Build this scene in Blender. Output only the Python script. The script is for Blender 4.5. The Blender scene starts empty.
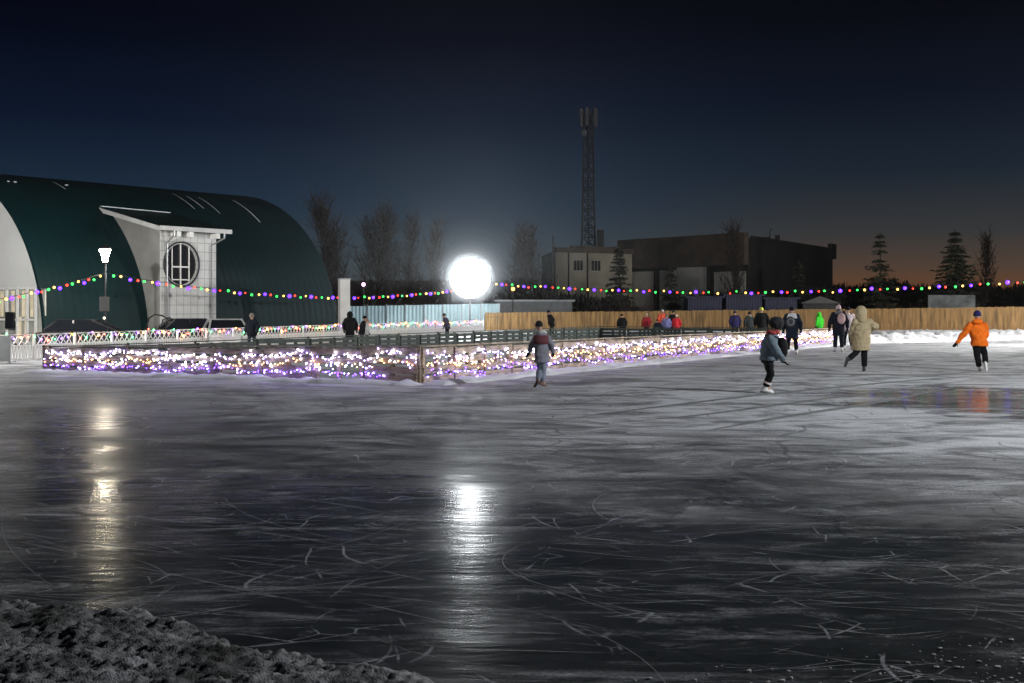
import bpy, bmesh, math, random
from mathutils import Vector, Matrix, Euler, noise
random.seed(7)
C = bpy.context.scene
COL = C.collection
PI = math.pi
F, HC, YH = 1300.0, 1.65, 306.0        # focal length in pixels, eye height, horizon row

def PX(px, d): return (px-512)/F*d
def ZZ(y, d): return HC-(y-YH)*d/F
def PT(px, y, d): return Vector((PX(px, d), d, ZZ(y, d)))
def R(a): return math.radians(a)

# ------------------------------------------------------------------ materials
def mat(name, col, rough=.7, metal=0, var=.25, scale=3.0, bump=0.0, bscale=20.0, emit=None, es=0, spec=.5, stretch=(1,1,1), col2=None, coat=0):
    m = bpy.data.materials.new(name); m.use_nodes = True
    nt = m.node_tree; n = nt.nodes; l = nt.links; b = n['Principled BSDF']
    b.inputs['Roughness'].default_value = rough
    b.inputs['Metallic'].default_value = metal
    b.inputs['Specular IOR Level'].default_value = spec
    if coat: b.inputs['Coat Weight'].default_value = coat
    tc = n.new('ShaderNodeTexCoord'); mp = n.new('ShaderNodeMapping'); mp.inputs['Scale'].default_value = stretch
    l.new(tc.outputs['Object'], mp.inputs[0])
    if var or col2:
        t = n.new('ShaderNodeTexNoise'); t.inputs['Scale'].default_value = scale; t.inputs['Detail'].default_value = 5
        l.new(mp.outputs[0], t.inputs['Vector'])
        r = n.new('ShaderNodeValToRGB'); r.color_ramp.elements[0].position = .3; r.color_ramp.elements[1].position = .7
        c2 = col2 or tuple(min(1, c*(1+var)) for c in col)
        c1 = col if col2 else tuple(c*(1-var) for c in col)
        r.color_ramp.elements[0].color = (*c1, 1); r.color_ramp.elements[1].color = (*c2, 1)
        l.new(t.outputs[0], r.inputs[0]); l.new(r.outputs[0], b.inputs['Base Color'])
    else:
        b.inputs['Base Color'].default_value = (*col, 1)
    if bump:
        t2 = n.new('ShaderNodeTexNoise'); t2.inputs['Scale'].default_value = bscale; t2.inputs['Detail'].default_value = 4
        l.new(mp.outputs[0], t2.inputs['Vector'])
        bp = n.new('ShaderNodeBump'); bp.inputs['Strength'].default_value = bump; bp.inputs['Distance'].default_value = .05
        l.new(t2.outputs[0], bp.inputs['Height']); l.new(bp.outputs[0], b.inputs['Normal'])
    if emit:
        b.inputs['Emission Color'].default_value = (*emit, 1); b.inputs['Emission Strength'].default_value = es
    return m

def wavebump(m, scale, axis='X', strength=.5, dist=.05):
    nt = m.node_tree; n = nt.nodes; l = nt.links; b = n['Principled BSDF']
    tc = n.new('ShaderNodeTexCoord'); w = n.new('ShaderNodeTexWave'); w.bands_direction = axis; w.inputs['Scale'].default_value = scale
    l.new(tc.outputs['Object'], w.inputs[0]); bp = n.new('ShaderNodeBump'); bp.inputs['Strength'].default_value = strength; bp.inputs['Distance'].default_value = dist
    l.new(w.outputs[1], bp.inputs['Height']); l.new(bp.outputs[0], b.inputs['Normal'])
    return m

# ------------------------------------------------------------------ mesh building
def wloc(o):
    v = Vector((0, 0, 0))
    while o: v = v+o.location; o = o.parent
    return v

class MB:
    def __init__(s): s.v = []; s.f = []
    def add(s, vs, fs):
        k = len(s.v); s.v += [Vector(v) for v in vs]; s.f += [tuple(i+k for i in f) for f in fs]; return s
    def box(s, c, size, rz=0, m=None):
        x, y, z = (a/2 for a in size); M = m or Matrix.Rotation(rz, 3, 'Z'); c = Vector(c)
        vs = [c+M@Vector((a*x, b*y, g*z)) for g in (-1, 1) for a, b in ((-1,-1),(1,-1),(1,1),(-1,1))]
        return s.add(vs, [(3,2,1,0),(4,5,6,7),(0,1,5,4),(1,2,6,5),(2,3,7,6),(3,0,4,7)])
    def beam(s, p, q, w, h, up=(0,0,1)):           # box from p to q, w across, h along up
        p = Vector(p); q = Vector(q); a = (q-p); L = a.length; a = a.normalized(); u = Vector(up)
        b = a.cross(u)
        if b.length < 1e-4: b = Vector((1,0,0))
        b.normalize(); u = b.cross(a)
        return s.box((p+q)/2, (L, w, h), m=Matrix((a, b, u)).transposed())
    def prism(s, pts, ext):                         # polygon (list of 3D points) extruded by vector ext
        n = len(pts); e = Vector(ext); vs = [Vector(p) for p in pts]; vs += [v+e for v in vs]
        return s.add(vs, [tuple(range(n-1, -1, -1)), tuple(range(n, 2*n))]+[(i, (i+1) % n, n+(i+1) % n, n+i) for i in range(n)])
    def rings(s, rs, cap=True):
        n = len(rs[0]); vs = [v for r in rs for v in r]; fs = []
        for i in range(len(rs)-1):
            for j in range(n): fs.append((i*n+j, i*n+(j+1) % n, (i+1)*n+(j+1) % n, (i+1)*n+j))
        if cap: fs += [tuple(range(n-1, -1, -1)), tuple((len(rs)-1)*n+j for j in range(n))]
        return s.add(vs, fs)
    def tube(s, pts, rad, seg=8):
        pts = [Vector(p) for p in pts]; rs = []
        if not hasattr(rad, '__len__'): rad = [rad]*len(pts)
        a0 = None
        for i, p in enumerate(pts):
            d = (pts[min(i+1, len(pts)-1)]-pts[max(i-1, 0)]).normalized()
            if a0 is None:
                a0 = d.cross(Vector((0,0,1)))
                if a0.length < .05: a0 = d.cross(Vector((1,0,0)))
            a = (a0-d*a0.dot(d)).normalized(); b = d.cross(a); a0 = a
            rs.append([p+a*(rad[i]*math.cos(2*PI*j/seg))+b*(rad[i]*math.sin(2*PI*j/seg)) for j in range(seg)])
        return s.rings(rs)
    def loft(s, secs, seg=16, yaw=0):               # secs: (centre, rx, ry) horizontal ellipses
        rs = []
        for c, rx, ry in secs:
            c = Vector(c); M = Matrix.Rotation(yaw, 3, 'Z')
            rs.append([c+M@Vector((rx*math.cos(2*PI*j/seg), ry*math.sin(2*PI*j/seg), 0)) for j in range(seg)])
        return s.rings(rs)
    def ell(s, c, r, yaw=0, seg=14, rn=8, m=None):
        if not hasattr(r, '__len__'): r = (r, r, r)
        c = Vector(c); M = m or Matrix.Rotation(yaw, 3, 'Z'); rs = []
        for i in range(rn+1):
            t = -PI/2+PI*(i+.02)/(rn+.04); rs.append([c+M@Vector((r[0]*math.cos(t)*math.cos(2*PI*j/seg), r[1]*math.cos(t)*math.sin(2*PI*j/seg), r[2]*math.sin(t))) for j in range(seg)])
        return s.rings(rs)
    def capsule(s, pts, rad, seg=10):               # rounded limb: tube with balls at its ends
        s.tube(pts, rad, seg)
        if not hasattr(rad, '__len__'): rad = [rad]*len(pts)
        for p, r in zip(pts, rad): s.ell(p, r*1.0, seg=seg, rn=6)
        return s
    def build(s, name, material, parent=None, smooth=False, voxel=0, disp=None, relax=2, bevel=0):
        me = bpy.data.meshes.new(name); off = wloc(parent) if parent else Vector((0,0,0))
        me.from_pydata([v-off for v in s.v], [], s.f); me.update()
        o = bpy.data.objects.new(name, me); COL.objects.link(o)
        if parent: o.parent = parent
        if voxel or bevel:
            if voxel:
                md = o.modifiers.new('r', 'REMESH'); md.mode = 'VOXEL'; md.voxel_size = voxel
                sm = o.modifiers.new('s', 'SMOOTH'); sm.iterations = relax; sm.factor = .5
            if bevel:
                md = o.modifiers.new('b', 'BEVEL'); md.width = bevel; md.segments = 2; md.limit_method = 'ANGLE'
            dg = bpy.context.evaluated_depsgraph_get()
            nm = bpy.data.meshes.new_from_object(o.evaluated_get(dg)); o.modifiers.clear(); o.data = nm; nm.name = name; me = nm
        if disp:
            ns = [v.normal.copy() for v in me.vertices]
            for v, nn in zip(me.vertices, ns): v.co += nn*disp(v.co)
            me.update()
        if material: me.materials.append(material)
        if smooth: me.polygons.foreach_set('use_smooth', [True]*len(me.polygons))
        return o

def tag(o, label=None, cat=None, group=None, kind=None):
    if label: o['label'] = label
    if cat: o['category'] = cat
    if group: o['group'] = group
    if kind: o['kind'] = kind
    return o
def thing(name, label, cat, loc, group=None):
    o = bpy.data.objects.new(name, None); COL.objects.link(o); o.location = loc; o.empty_display_size = .2
    return tag(o, label, cat, group)

# ------------------------------------------------------------------ camera, world, lights
cam = bpy.data.cameras.new('camera'); co = bpy.data.objects.new('camera', cam); COL.objects.link(co); C.camera = co
cam.sensor_width = 36; cam.lens = F/1024*36; cam.shift_y = -(341.5-YH)/1024; cam.clip_end = 6000; cam.clip_start = .1
co.location = (0, 0, HC); co.rotation_euler = (PI/2, 0, 0)
C.view_settings.view_transform = 'Standard'; C.view_settings.look = 'None'; C.view_settings.exposure = 0; C.view_settings.gamma = 1
C.cycles.max_bounces = 6; C.cycles.use_denoising = True
C.cycles.sample_clamp_indirect = 4

w = bpy.data.worlds.new('World'); C.world = w; w.use_nodes = True
n = w.node_tree.nodes; l = w.node_tree.links
sky = n.new('ShaderNodeTexSky'); sky.sky_type = 'NISHITA'; sky.sun_disc = False
sky.sun_elevation = R(-7); sky.sun_rotation = R(32)
bg1 = n['Background']; bg1.inputs[1].default_value = .1; l.new(sky.outputs[0], bg1.inputs[0])
tc = n.new('ShaderNodeTexCoord'); sx = n.new('ShaderNodeSeparateXYZ'); l.new(tc.outputs['Generated'], sx.inputs[0])
def ramp(stops):
    r = n.new('ShaderNodeValToRGB'); e = r.color_ramp.elements
    while len(e) > 1: e.remove(e[-1])
    e[0].position = stops[0][0]; e[0].color = (*stops[0][1], 1)
    for p, c in stops[1:]:
        k = e.new(p); k.color = (*c, 1)
    return r
mz = n.new('ShaderNodeMath'); mz.operation = 'MULTIPLY'; mz.inputs[1].default_value = 4.0; l.new(sx.outputs[2], mz.inputs[0])   # 0..1 over the lowest 14 degrees
cold = ramp([(0, (.047,.050,.052)), (.13, (.032,.047,.057)), (.3, (.0105,.0250,.0470)), (.55, (.0024,.0070,.0210)), (.8, (.0006,.0016,.0075)), (1, (.0006,.0008,.0024))])
warm = ramp([(0, (.135,.045,.014)), (.05, (.118,.052,.025)), (.12, (.070,.046,.034)), (.22, (.031,.033,.036)), (.40, (.0080,.0150,.0265)), (.62, (.0022,.0048,.0130)), (.85, (.0009,.0014,.004)), (1, (.0005,.0006,.002))])
l.new(mz.outputs[0], cold.inputs[0]); l.new(mz.outputs[0], warm.inputs[0])
az = n.new('ShaderNodeMath'); az.operation = 'ARCTAN2'; l.new(sx.outputs[0], az.inputs[0]); l.new(sx.outputs[1], az.inputs[1])
mr = n.new('ShaderNodeMapRange'); mr.interpolation_type = 'SMOOTHSTEP'
mr.inputs[1].default_value = R(0); mr.inputs[2].default_value = R(15); l.new(az.outputs[0], mr.inputs[0])
mx = n.new('ShaderNodeMixRGB'); l.new(mr.outputs[0], mx.inputs[0]); l.new(cold.outputs[0], mx.inputs[1]); l.new(warm.outputs[0], mx.inputs[2])
bg2 = n.new('ShaderNodeBackground'); bg2.inputs[1].default_value = 1.0; l.new(mx.outputs[0], bg2.inputs[0])
ad = n.new('ShaderNodeAddShader'); l.new(bg1.outputs[0], ad.inputs[0]); l.new(bg2.outputs[0], ad.inputs[1]); l.new(ad.outputs[0], n['World Output'].inputs[0])

def lamp(kind, loc, power, col=(1,1,1), size=.2, aim=None, spot=R(120)):
    L = bpy.data.lights.new('lamp_light', kind); L.energy = power; L.color = col
    if kind == 'SUN': L.angle = size
    else: L.shadow_soft_size = size
    if kind == 'SPOT': L.spot_size = spot; L.spot_blend = .6
    o = bpy.data.objects.new('lamp_light', L); COL.objects.link(o); o.location = loc
    if aim is not None: o.rotation_euler = (Vector(aim)-Vector(loc)).to_track_quat('-Z', 'Y').to_euler()
    return o

# ------------------------------------------------------------------ shared materials
M = {}
M['wood'] = mat('pallet_wood', (.36,.28,.20), .8, var=.55, scale=4, stretch=(1,1,5), bump=.3, bscale=30)
M['wood_dark'] = mat('weathered_shaded_wood', (.035,.05,.045), .75, var=.4, scale=4)  # shade of the unlit island sides is put into this dark wood
M['fence_wood'] = mat('yellow_fence_boards', (.25,.143,.050), .75, var=.6, scale=2.2, stretch=(3,3,.3))
M['white'] = mat('white_paint', (.72,.72,.70), .55, var=.08, scale=5)
M['black'] = mat('black_metal', (.02,.02,.022), .45, .4, var=.2)
M['grey_metal'] = mat('grey_metal', (.28,.29,.30), .45, .6, var=.2)
M['snow'] = mat('packed_snow', (.74,.76,.80), .85, var=.12, scale=1.5, bump=.5, bscale=9)
M['cable'] = mat('black_cable', (.012,.012,.014), .6, var=0)
M['glass'] = mat('dark_glass', (.012,.014,.018), .08, var=0)
def bulbmat(name, col, s):
    return mat(name, col, .3, var=0, emit=col, es=s)
BM = {
 'purple': bulbmat('purple_bulb', (.09,.022,1.0), 6.0), 'red': bulbmat('red_bulb', (1.0,.035,.018), 5.5), 'green': bulbmat('green_bulb', (.03,.80,.09), 3.6),
 'yellow': bulbmat('yellow_bulb', (1.0,.50,.11), 4.0), 'cream': bulbmat('cream_bulb', (1,.85,.6), 4),
 'fwhite': bulbmat('cool_white_bulb', (.80,.80,1.0), 36), 'flav': bulbmat('lavender_bulb', (.36,.30,1.0), 26),
 'fwarm': bulbmat('warm_orange_bulb', (1.0,.52,.20), 10), 'fpurp': bulbmat('violet_bulb', (.17,.065,1.0), 11), 'pyellow': bulbmat('bright_yellow_bulb', (1.0,.50,.10), 17), 'pred': bulbmat('bright_red_bulb', (1.0,.08,.05), 17), 'pgreen': bulbmat('bright_green_bulb', (.08,.9,.22), 13), 'ppurple': bulbmat('bright_purple_bulb', (.36,.10,1.0), 17),
 'fpink': bulbmat('pink_bulb', (.9,.45,.9), 5)}
BMESH = {}
def bulb_mesh(col, r):
    k = (col, r)
    if k not in BMESH:
        bm = bmesh.new(); bmesh.ops.create_icosphere(bm, subdivisions=1 if r < .04 else 2, radius=r)
        me = bpy.data.meshes.new('bulb'); bm.to_mesh(me); bm.free(); me.materials.append(BM[col])
        for p in me.polygons: p.use_smooth = True
        BMESH[k] = me
    return BMESH[k]
def string_lights(label, path, bulbs, group, crad=.008, cat='string lights'):
    root = thing('string_lights', label, cat, path[0], group)
    MB().tube(path, crad, 4).build('cable', M['cable'], root)
    for p, col, r in bulbs:
        o = bpy.data.objects.new('bulb', bulb_mesh(col, r)); COL.objects.link(o); o.parent = root; o.location = Vector(p)-Vector(path[0])
    return root

# ------------------------------------------------------------------ ground, ice
g = MB().add([(-320,-60,-.2),(320,-60,-.2),(320,420,-.2),(-320,420,-.2)], [(0,1,2,3)]).build('snowy_ground', M['snow']); tag(g, kind='structure')

def ice_material():
    m = bpy.data.materials.new('skated_ice'); m.use_nodes = True
    nt = m.node_tree; n = nt.nodes; l = nt.links; out = n['Material Output']; b = n['Principled BSDF']
    geo = n.new('ShaderNodeNewGeometry'); pos = geo.outputs['Position']
    def noise_(scale, detail=4, rot=0, st=(1,1,1), dist=0, rough=.55):
        mp = n.new('ShaderNodeMapping'); mp.inputs['Scale'].default_value = st; mp.inputs['Rotation'].default_value = (0,0,rot); l.new(pos, mp.inputs[0])
        t = n.new('ShaderNodeTexNoise'); t.inputs['Scale'].default_value = scale; t.inputs['Detail'].default_value = detail; t.inputs['Roughness'].default_value = rough; t.inputs['Distortion'].default_value = dist
        l.new(mp.outputs[0], t.inputs[0]); return t.outputs[0]
    def rng(x, a, b_, c=0, d=1, sm=True):
        r = n.new('ShaderNodeMapRange'); r.inputs[1].default_value = a; r.inputs[2].default_value = b_; r.inputs[3].default_value = c; r.inputs[4].default_value = d
        if sm: r.interpolation_type = 'SMOOTHSTEP'
        l.new(x, r.inputs[0]); return r.outputs[0]
    def op(o, x, y):
        k = n.new('ShaderNodeMath'); k.operation = o
        for i, v in enumerate((x, y)):
            if isinstance(v, (int, float)): k.inputs[i].default_value = v
            else: l.new(v, k.inputs[i])
        return k.outputs[0]
    sep = n.new('ShaderNodeSeparateXYZ'); l.new(pos, sep.inputs[0]); X, Y = sep.outputs[0], sep.outputs[1]
    # how worn: the strip round the fences is skated to powder, the near ice is clear
    Yx = op('ADD', Y, op('MULTIPLY', X, .45))
    Yw = op('ADD', Yx, op('MULTIPLY', op('SUBTRACT', noise_(.2, 7, .5, (1,1.3,1), 1.2, .62), .5), 20))
    base = op('ADD', rng(Yw, 8, 15, .025, .12), rng(Yw, 10.0, 22, 0, .78))
    clump = noise_(.50, 9, .35, (.8,1.2,1), 2.0, .70)
    streak1 = noise_(1.3, 8, .5, (.34,1.35,1), 1.6, .66)
    streak2 = noise_(1.1, 8, -.9, (.34,1.3,1), 2.2, .66)
    fine = noise_(3.4, 9, .3, (.5,1.3,1), 1.5, .74)
    grain = noise_(38, 4, 0, (1,1,1), 0, .7)
    str_ = op('ADD', op('MULTIPLY', rng(streak1, .50, .76), .50), op('MULTIPLY', rng(streak2, .52, .78), .45))
    str_ = op('ADD', str_, op('MULTIPLY', rng(fine, .56, .78), .30))
    str_ = op('MULTIPLY', str_, rng(clump, .42, .62, .10, 1.25))
    def patch(cx, cy, rx, ry):
        q = op('ADD', op('POWER', op('DIVIDE', op('SUBTRACT', X, cx), rx), 2), op('POWER', op('DIVIDE', op('SUBTRACT', Y, cy), ry), 2))
        return rng(op('ADD', q, op('MULTIPLY', op('SUBTRACT', clump, .5), 3.0)), .1, 1.7, 1, 0)
    wet = op('MAXIMUM', patch(8.4, 22.8, 3.0, 4.2), op('MULTIPLY', patch(-6.6, 18.5, 2.6, 4.5), .45))
    def cuts(scale, rot, st, dist, wdt, seed):
        mp = n.new('ShaderNodeMapping'); mp.inputs['Scale'].default_value = st; mp.inputs['Rotation'].default_value = (0,0,rot); mp.inputs['Location'].default_value = (seed, seed*1.7, 0)
        nz = n.new('ShaderNodeTexNoise'); nz.inputs['Scale'].default_value = .35; nz.inputs['Detail'].default_value = 2; l.new(pos, nz.inputs[0])
        mxv = n.new('ShaderNodeVectorMath'); mxv.operation = 'MULTIPLY_ADD'; l.new(nz.outputs[1], mxv.inputs[0]); mxv.inputs[1].default_value = (dist,dist,0); l.new(pos, mxv.inputs[2]); l.new(mxv.outputs[0], mp.inputs[0])
        v = n.new('ShaderNodeTexVoronoi'); v.feature = 'DISTANCE_TO_EDGE'; v.voronoi_dimensions = '2D'; v.inputs['Scale'].default_value = scale; l.new(mp.outputs[0], v.inputs['Vector'])
        return rng(v.outputs['Distance'], wdt*.3, wdt, 1, 0)
    sc = op('MAXIMUM', cuts(.8, .3, (.7,1.2,1), 1.8, .0075, 1), cuts(1.1, -.7, (.6,1.2,1), 2.4, .009, 5))
    sc = op('MAXIMUM', sc, op('MAXIMUM', cuts(1.7, .9, (.5,1.2,1), 1.5, .010, 9), cuts(2.4, 1.7, (.5,1.2,1), 1.8, .012, 14)))
    sc = op('MULTIPLY', sc, op('MULTIPLY', rng(noise_(1.1, 4, 0, (1,1.4,1), 1), .44, .66), rng(grain, .3, .6, .3, 1)))
    fr = op('ADD', op('MULTIPLY', base, rng(clump, .36, .60, .30, 1.12)), op('MULTIPLY', str_, 1.05))
    fr = op('ADD', fr, op('MULTIPLY', op('SUBTRACT', fine, .5), op('MULTIPLY', base, .55)))
    fr = op('ADD', op('MULTIPLY', fr, rng(grain, .32, .6, .45, 1.1)), op('MULTIPLY', sc, .62))
    dk = op('MAXIMUM', cuts(.7, 1.1, (.6,1.2,1), 2.0, .018, 21), cuts(1.5, -.3, (.5,1.2,1), 1.8, .024, 33))
    fr = op('MULTIPLY', fr, op('SUBTRACT', 1.0, op('MULTIPLY', dk, .45)))
    fr = op('MULTIPLY', fr, op('SUBTRACT', 1.0, op('MULTIPLY', wet, .80)))
    cl = n.new('ShaderNodeClamp'); l.new(fr, cl.inputs[0]); cl.inputs[2].default_value = .97; fr = cl.outputs[0]
    # clear ice
    b.inputs['Base Color'].default_value = (.019,.024,.025,1); b.inputs['IOR'].default_value = 1.31
    sm_ = op('ADD', rng(noise_(.7, 4, 0, (1,1,1), .5), .35, .65, .15, .23), rng(Yw, 9.3, 14.0, 0, .27))
    l.new(op('MULTIPLY', sm_, op('SUBTRACT', 1.0, op('MULTIPLY', wet, .87))), b.inputs['Roughness'])
    bp = n.new('ShaderNodeBump'); bp.inputs['Strength'].default_value = .35; bp.inputs['Distance'].default_value = .02
    h = op('ADD', op('MULTIPLY', noise_(1.3, 3, .2, (.6,1.4,1), .3), 1.6), op('ADD', op('MULTIPLY', noise_(7, 3, 0, (.5,1.5,1)), .35), op('MULTIPLY', noise_(45, 2), .11)))
    l.new(h, bp.inputs['Height']); l.new(bp.outputs[0], b.inputs['Normal'])
    # shaved frost
    d = n.new('ShaderNodeBsdfPrincipled'); d.inputs['Base Color'].default_value = (.66,.68,.72,1); d.inputs['Roughness'].default_value = .55; d.inputs['Specular IOR Level'].default_value = .25
    bp2 = n.new('ShaderNodeBump'); bp2.inputs['Strength'].default_value = .5; bp2.inputs['Distance'].default_value = .012
    l.new(op('ADD', grain, op('MULTIPLY', fine, 1.5)), bp2.inputs['Height']); l.new(bp2.outputs[0], d.inputs['Normal'])
    ms = n.new('ShaderNodeMixShader'); l.new(fr, ms.inputs[0]); l.new(b.outputs[0], ms.inputs[1]); l.new(d.outputs[0], ms.inputs[2]); l.new(ms.outputs[0], out.inputs[0])
    return m
M['ice'] = ice_material()
ice = MB().prism([(-24,-12,-.35),(60,-12,-.35),(60,83,-.35),(-2.2,83,-.35),(-15.2,41.5,-.35),(-24,41.5,-.35)], (0,0,.35)).build('ice_rink', M['ice']); tag(ice, kind='structure')

# skate marks: thin curved scratches lying on the ice (one uncountable mass)
M['scratch'] = mat('skate_scratch_frost', (.33,.34,.36), .75, var=.4, scale=6, spec=.2)
M['track'] = mat('swept_clear_track', (.20,.205,.21), .5, var=.3, scale=3)
def ribbon(mb, pts, wd, z):
    vs = []; n = len(pts)
    for i, p in enumerate(pts):
        a = Vector(pts[min(i+1, n-1)])-Vector(pts[max(i-1, 0)]); t = Vector((-a.y, a.x)).normalized()*wd*math.sin(PI*(i+.3)/(n-.4))*.5
        vs += [(p[0]-t.x, p[1]-t.y, z), (p[0]+t.x, p[1]+t.y, z)]
    mb.add(vs, [(2*i, 2*i+1, 2*i+3, 2*i+2) for i in range(n-1)])
mb = MB(); rr = random.Random(3)
for k in range(620):
    d = 7+33*rr.random()**1.5; x = rr.uniform(-.44, .46)*d
    a = rr.gauss(0, .5)+(PI if rr.random() < .5 else 0); cur = rr.choice((0, rr.gauss(0, .25), rr.gauss(0, .5), rr.gauss(0, .12)))
    L = rr.choice((rr.uniform(.3, 1.6), rr.uniform(.5, 4.2))); st = .12; p = [x, d]; pts = []; gap = 0
    wd = rr.choice((.003, .004, .005, .006, .009))*(.6+d/22)
    for i in range(int(L/st)):
        pts.append(tuple(p)); p[0] += st*math.cos(a); p[1] += st*math.sin(a); a += cur*st
        if rr.random() < .07 and len(pts) > 3:
            ribbon(mb, pts, wd, .004); pts = []
    if len(pts) > 2: ribbon(mb, pts, wd, .004)
tag(mb.build('skate_marks', M['scratch']), kind='stuff')
mb = MB()
def track(pp, wd):
    pts = []
    for i in range(len(pp)-1):
        for t in range(12):
            q = t/12; a, b, c, e = pp[max(i-1, 0)], pp[i], pp[i+1], pp[min(i+2, len(pp)-1)]
            f = lambda k: .5*(2*b[k]+(c[k]-a[k])*q+(2*a[k]-5*b[k]+4*c[k]-e[k])*q*q+(3*b[k]-a[k]-3*c[k]+e[k])*q**3)
            pts.append((f(0), f(1)))
    ribbon(mb, pts, wd, .0025)
def px2(x, y): d = HC*F/(y-YH); return (PX(x, d), d)
track([px2(*p) for p in ((760,372),(840,374),(930,375),(1040,374))], .35)
track([px2(*p) for p in ((560,420),(650,408),(760,395),(860,385),(960,377),(1040,373))], .22)
track([px2(*p) for p in ((600,424),(700,415),(800,402),(900,389),(990,378))], .16)
track([px2(*p) for p in ((700,432),(790,416),(880,402),(960,386))], .2)
track([px2(*p) for p in ((560,398),(660,391),(760,384),(840,376))], .14)
tag(mb.build('swept_tracks', M['track']), kind='stuff')

# ------------------------------------------------------------------ near snow banks (height field with real lumps)
def snow_bank():
    x0, x1, y0, y1, st = -3.9, 4.4, 3.9, 8.3, .015
    nx = int((x1-x0)/st); ny = int((y1-y0)/st)
    crest = [(-4.2,6.75),(-2.55,6.65),(-1.95,6.65),(-1.55,6.25),(-1.13,5.85),(-.75,5.6),(-.40,5.36),(-.02,5.10),(.4,4.8),(1,4.4),(5,3)]
    rcrest = [(-1,5),(.2,5.75),(.76,5.95),(1.34,6.15),(1.7,6.2),(2.11,6.5),(2.6,7.0),(3.0,7.6),(3.6,8.2),(5,9)]
    def at(c, x):
        for (a, b), (e, f) in zip(c, c[1:]):
            if x <= e: return b+(f-b)*(x-a)/(e-a)
        return c[-1][1]
    vs = []
    for j in range(ny+1):
        for i in range(nx+1):
            x = x0+i*st; y = y0+j*st
            wob = noise.fractal((x*2.2, y*2.2, 3), 1, 2, 3)*.16
            q = at(crest, x)-y+wob; h = 0
            if q > 0:
                t = min(1, q/.34); h = .22*(1-(1-t)**2)
            q2 = at(rcrest, x)-y+wob*2.2; h2 = 0
            if q2 > 0 and x > 90:
                t = min(1, q2/.6); e1 = noise.fractal((x*2.4, y*3.4, 9), .9, 2, 6); e2, _ = noise.voronoi((x*12+e1, y*13, 2)); h2 = max(0, (-.010+.028*e1+.034*max(0, .75-e2[0]*1.5)+.02*max(0, min(1, (x-1.6)/1.4)))*t)
            h = max(h, h2); am = min(1, h/.16)
            if h > .001:
                l1 = noise.fractal((x*4.5, y*4.5, 0), .9, 2.1, 5)
                d_, _ = noise.voronoi((x*9+l1*.5, y*9, 0)); lump = max(0, 1-d_[0]*1.2)
                d2, _ = noise.voronoi((x*24, y*24+l1, 4)); lump2 = max(0, 1-d2[0]*1.3)
                k = min(1, h/.10)
                d3, _ = noise.voronoi((x*52+l1, y*52, 8)); h = max(.0, h+k*am*(.022*l1+.009*lump+.022*lump2+.018*max(0, 1-d3[0]*1.3)-.038)+k*(1-am)*(.012*l1+.014*lump2+.008*lump-.008))
            vs.append((x, y, h-.006))
    fs = [(j*(nx+1)+i, j*(nx+1)+i+1, (j+1)*(nx+1)+i+1, (j+1)*(nx+1)+i) for j in range(ny) for i in range(nx)
          if max(vs[j*(nx+1)+i][2], vs[j*(nx+1)+i+1][2], vs[(j+1)*(nx+1)+i+1][2], vs[(j+1)*(nx+1)+i][2]) > -.004]
    o = MB().add(vs, fs).build('snow_bank', mat('dirty_snow', (.028,.027,.025), .8, scale=3, col2=(.34,.35,.37), bump=.4, bscale=110), smooth=True)
    tag(o, kind='structure')
snow_bank()
rc = random.Random(8); mb = MB()
for k in range(1300):
    x = rc.uniform(.1, 3.6); y = rc.uniform(5.6, 7.8)-.15*abs(rc.gauss(0,1))
    if rc.random() > max(0, min(1, (5.55+.42*x-y)/.5+.15)): continue
    s = rc.choice((.003,.004,.005,.007,.011))
    mb.ell((x,y,s*.35), (s*rc.uniform(.8,1.6), s*rc.uniform(.8,1.6), s*rc.uniform(.3,.6)), rc.uniform(0,3), 6, 3)
tag(mb.build('snow_crumbs', mat('grey_snow_crumbs', (.45,.44,.44), .8, col2=(.8,.8,.82), scale=9)), kind='stuff')

def snow_ridge(P, Q, wd, h, name='snow_ridge', rough=1.0, st=.14, mat_=None, seed=0):
    P = Vector((*P, 0)); Q = Vector((*Q, 0)); a = Q-P; L = a.length; a.normalize(); nn = Vector((-a.y, a.x, 0)); n1 = int(L/st)+1; k = 14; vs = []
    for i in range(n1+1):
        for j in range(k+1):
            s = L*i/n1; t = (j/k-.5)*wd; e = min(1, s/.4, (L-s)/.4)
            w_ = 1+.45*noise.noise((s*.9+seed, t*.3, 5)); p = P+a*s+nn*t*w_
            hh = h*max(0, math.cos(PI*(j/k-.5)))**1.2*(.75+.5*noise.noise((s*.7, seed, 1)))+rough*.09*noise.fractal((p.x*3, p.y*3, seed), 1, 2, 4)*(0 < j < k)
            d_, _ = noise.voronoi((p.x*3.3, p.y*3.3, seed)); hh += rough*.14*max(0, .7-d_[0])*(0 < j < k)
            p.z = max(-.02, hh*e-(.02 if j in (0, k) else 0)); vs.append(p)
    fs = [(i*(k+1)+j, (i+1)*(k+1)+j, (i+1)*(k+1)+j+1, i*(k+1)+j+1) for i in range(n1) for j in range(k)]
    return tag(MB().add(vs, fs).build(name, mat_ or M['snow'], smooth=True), kind='structure')
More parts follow.
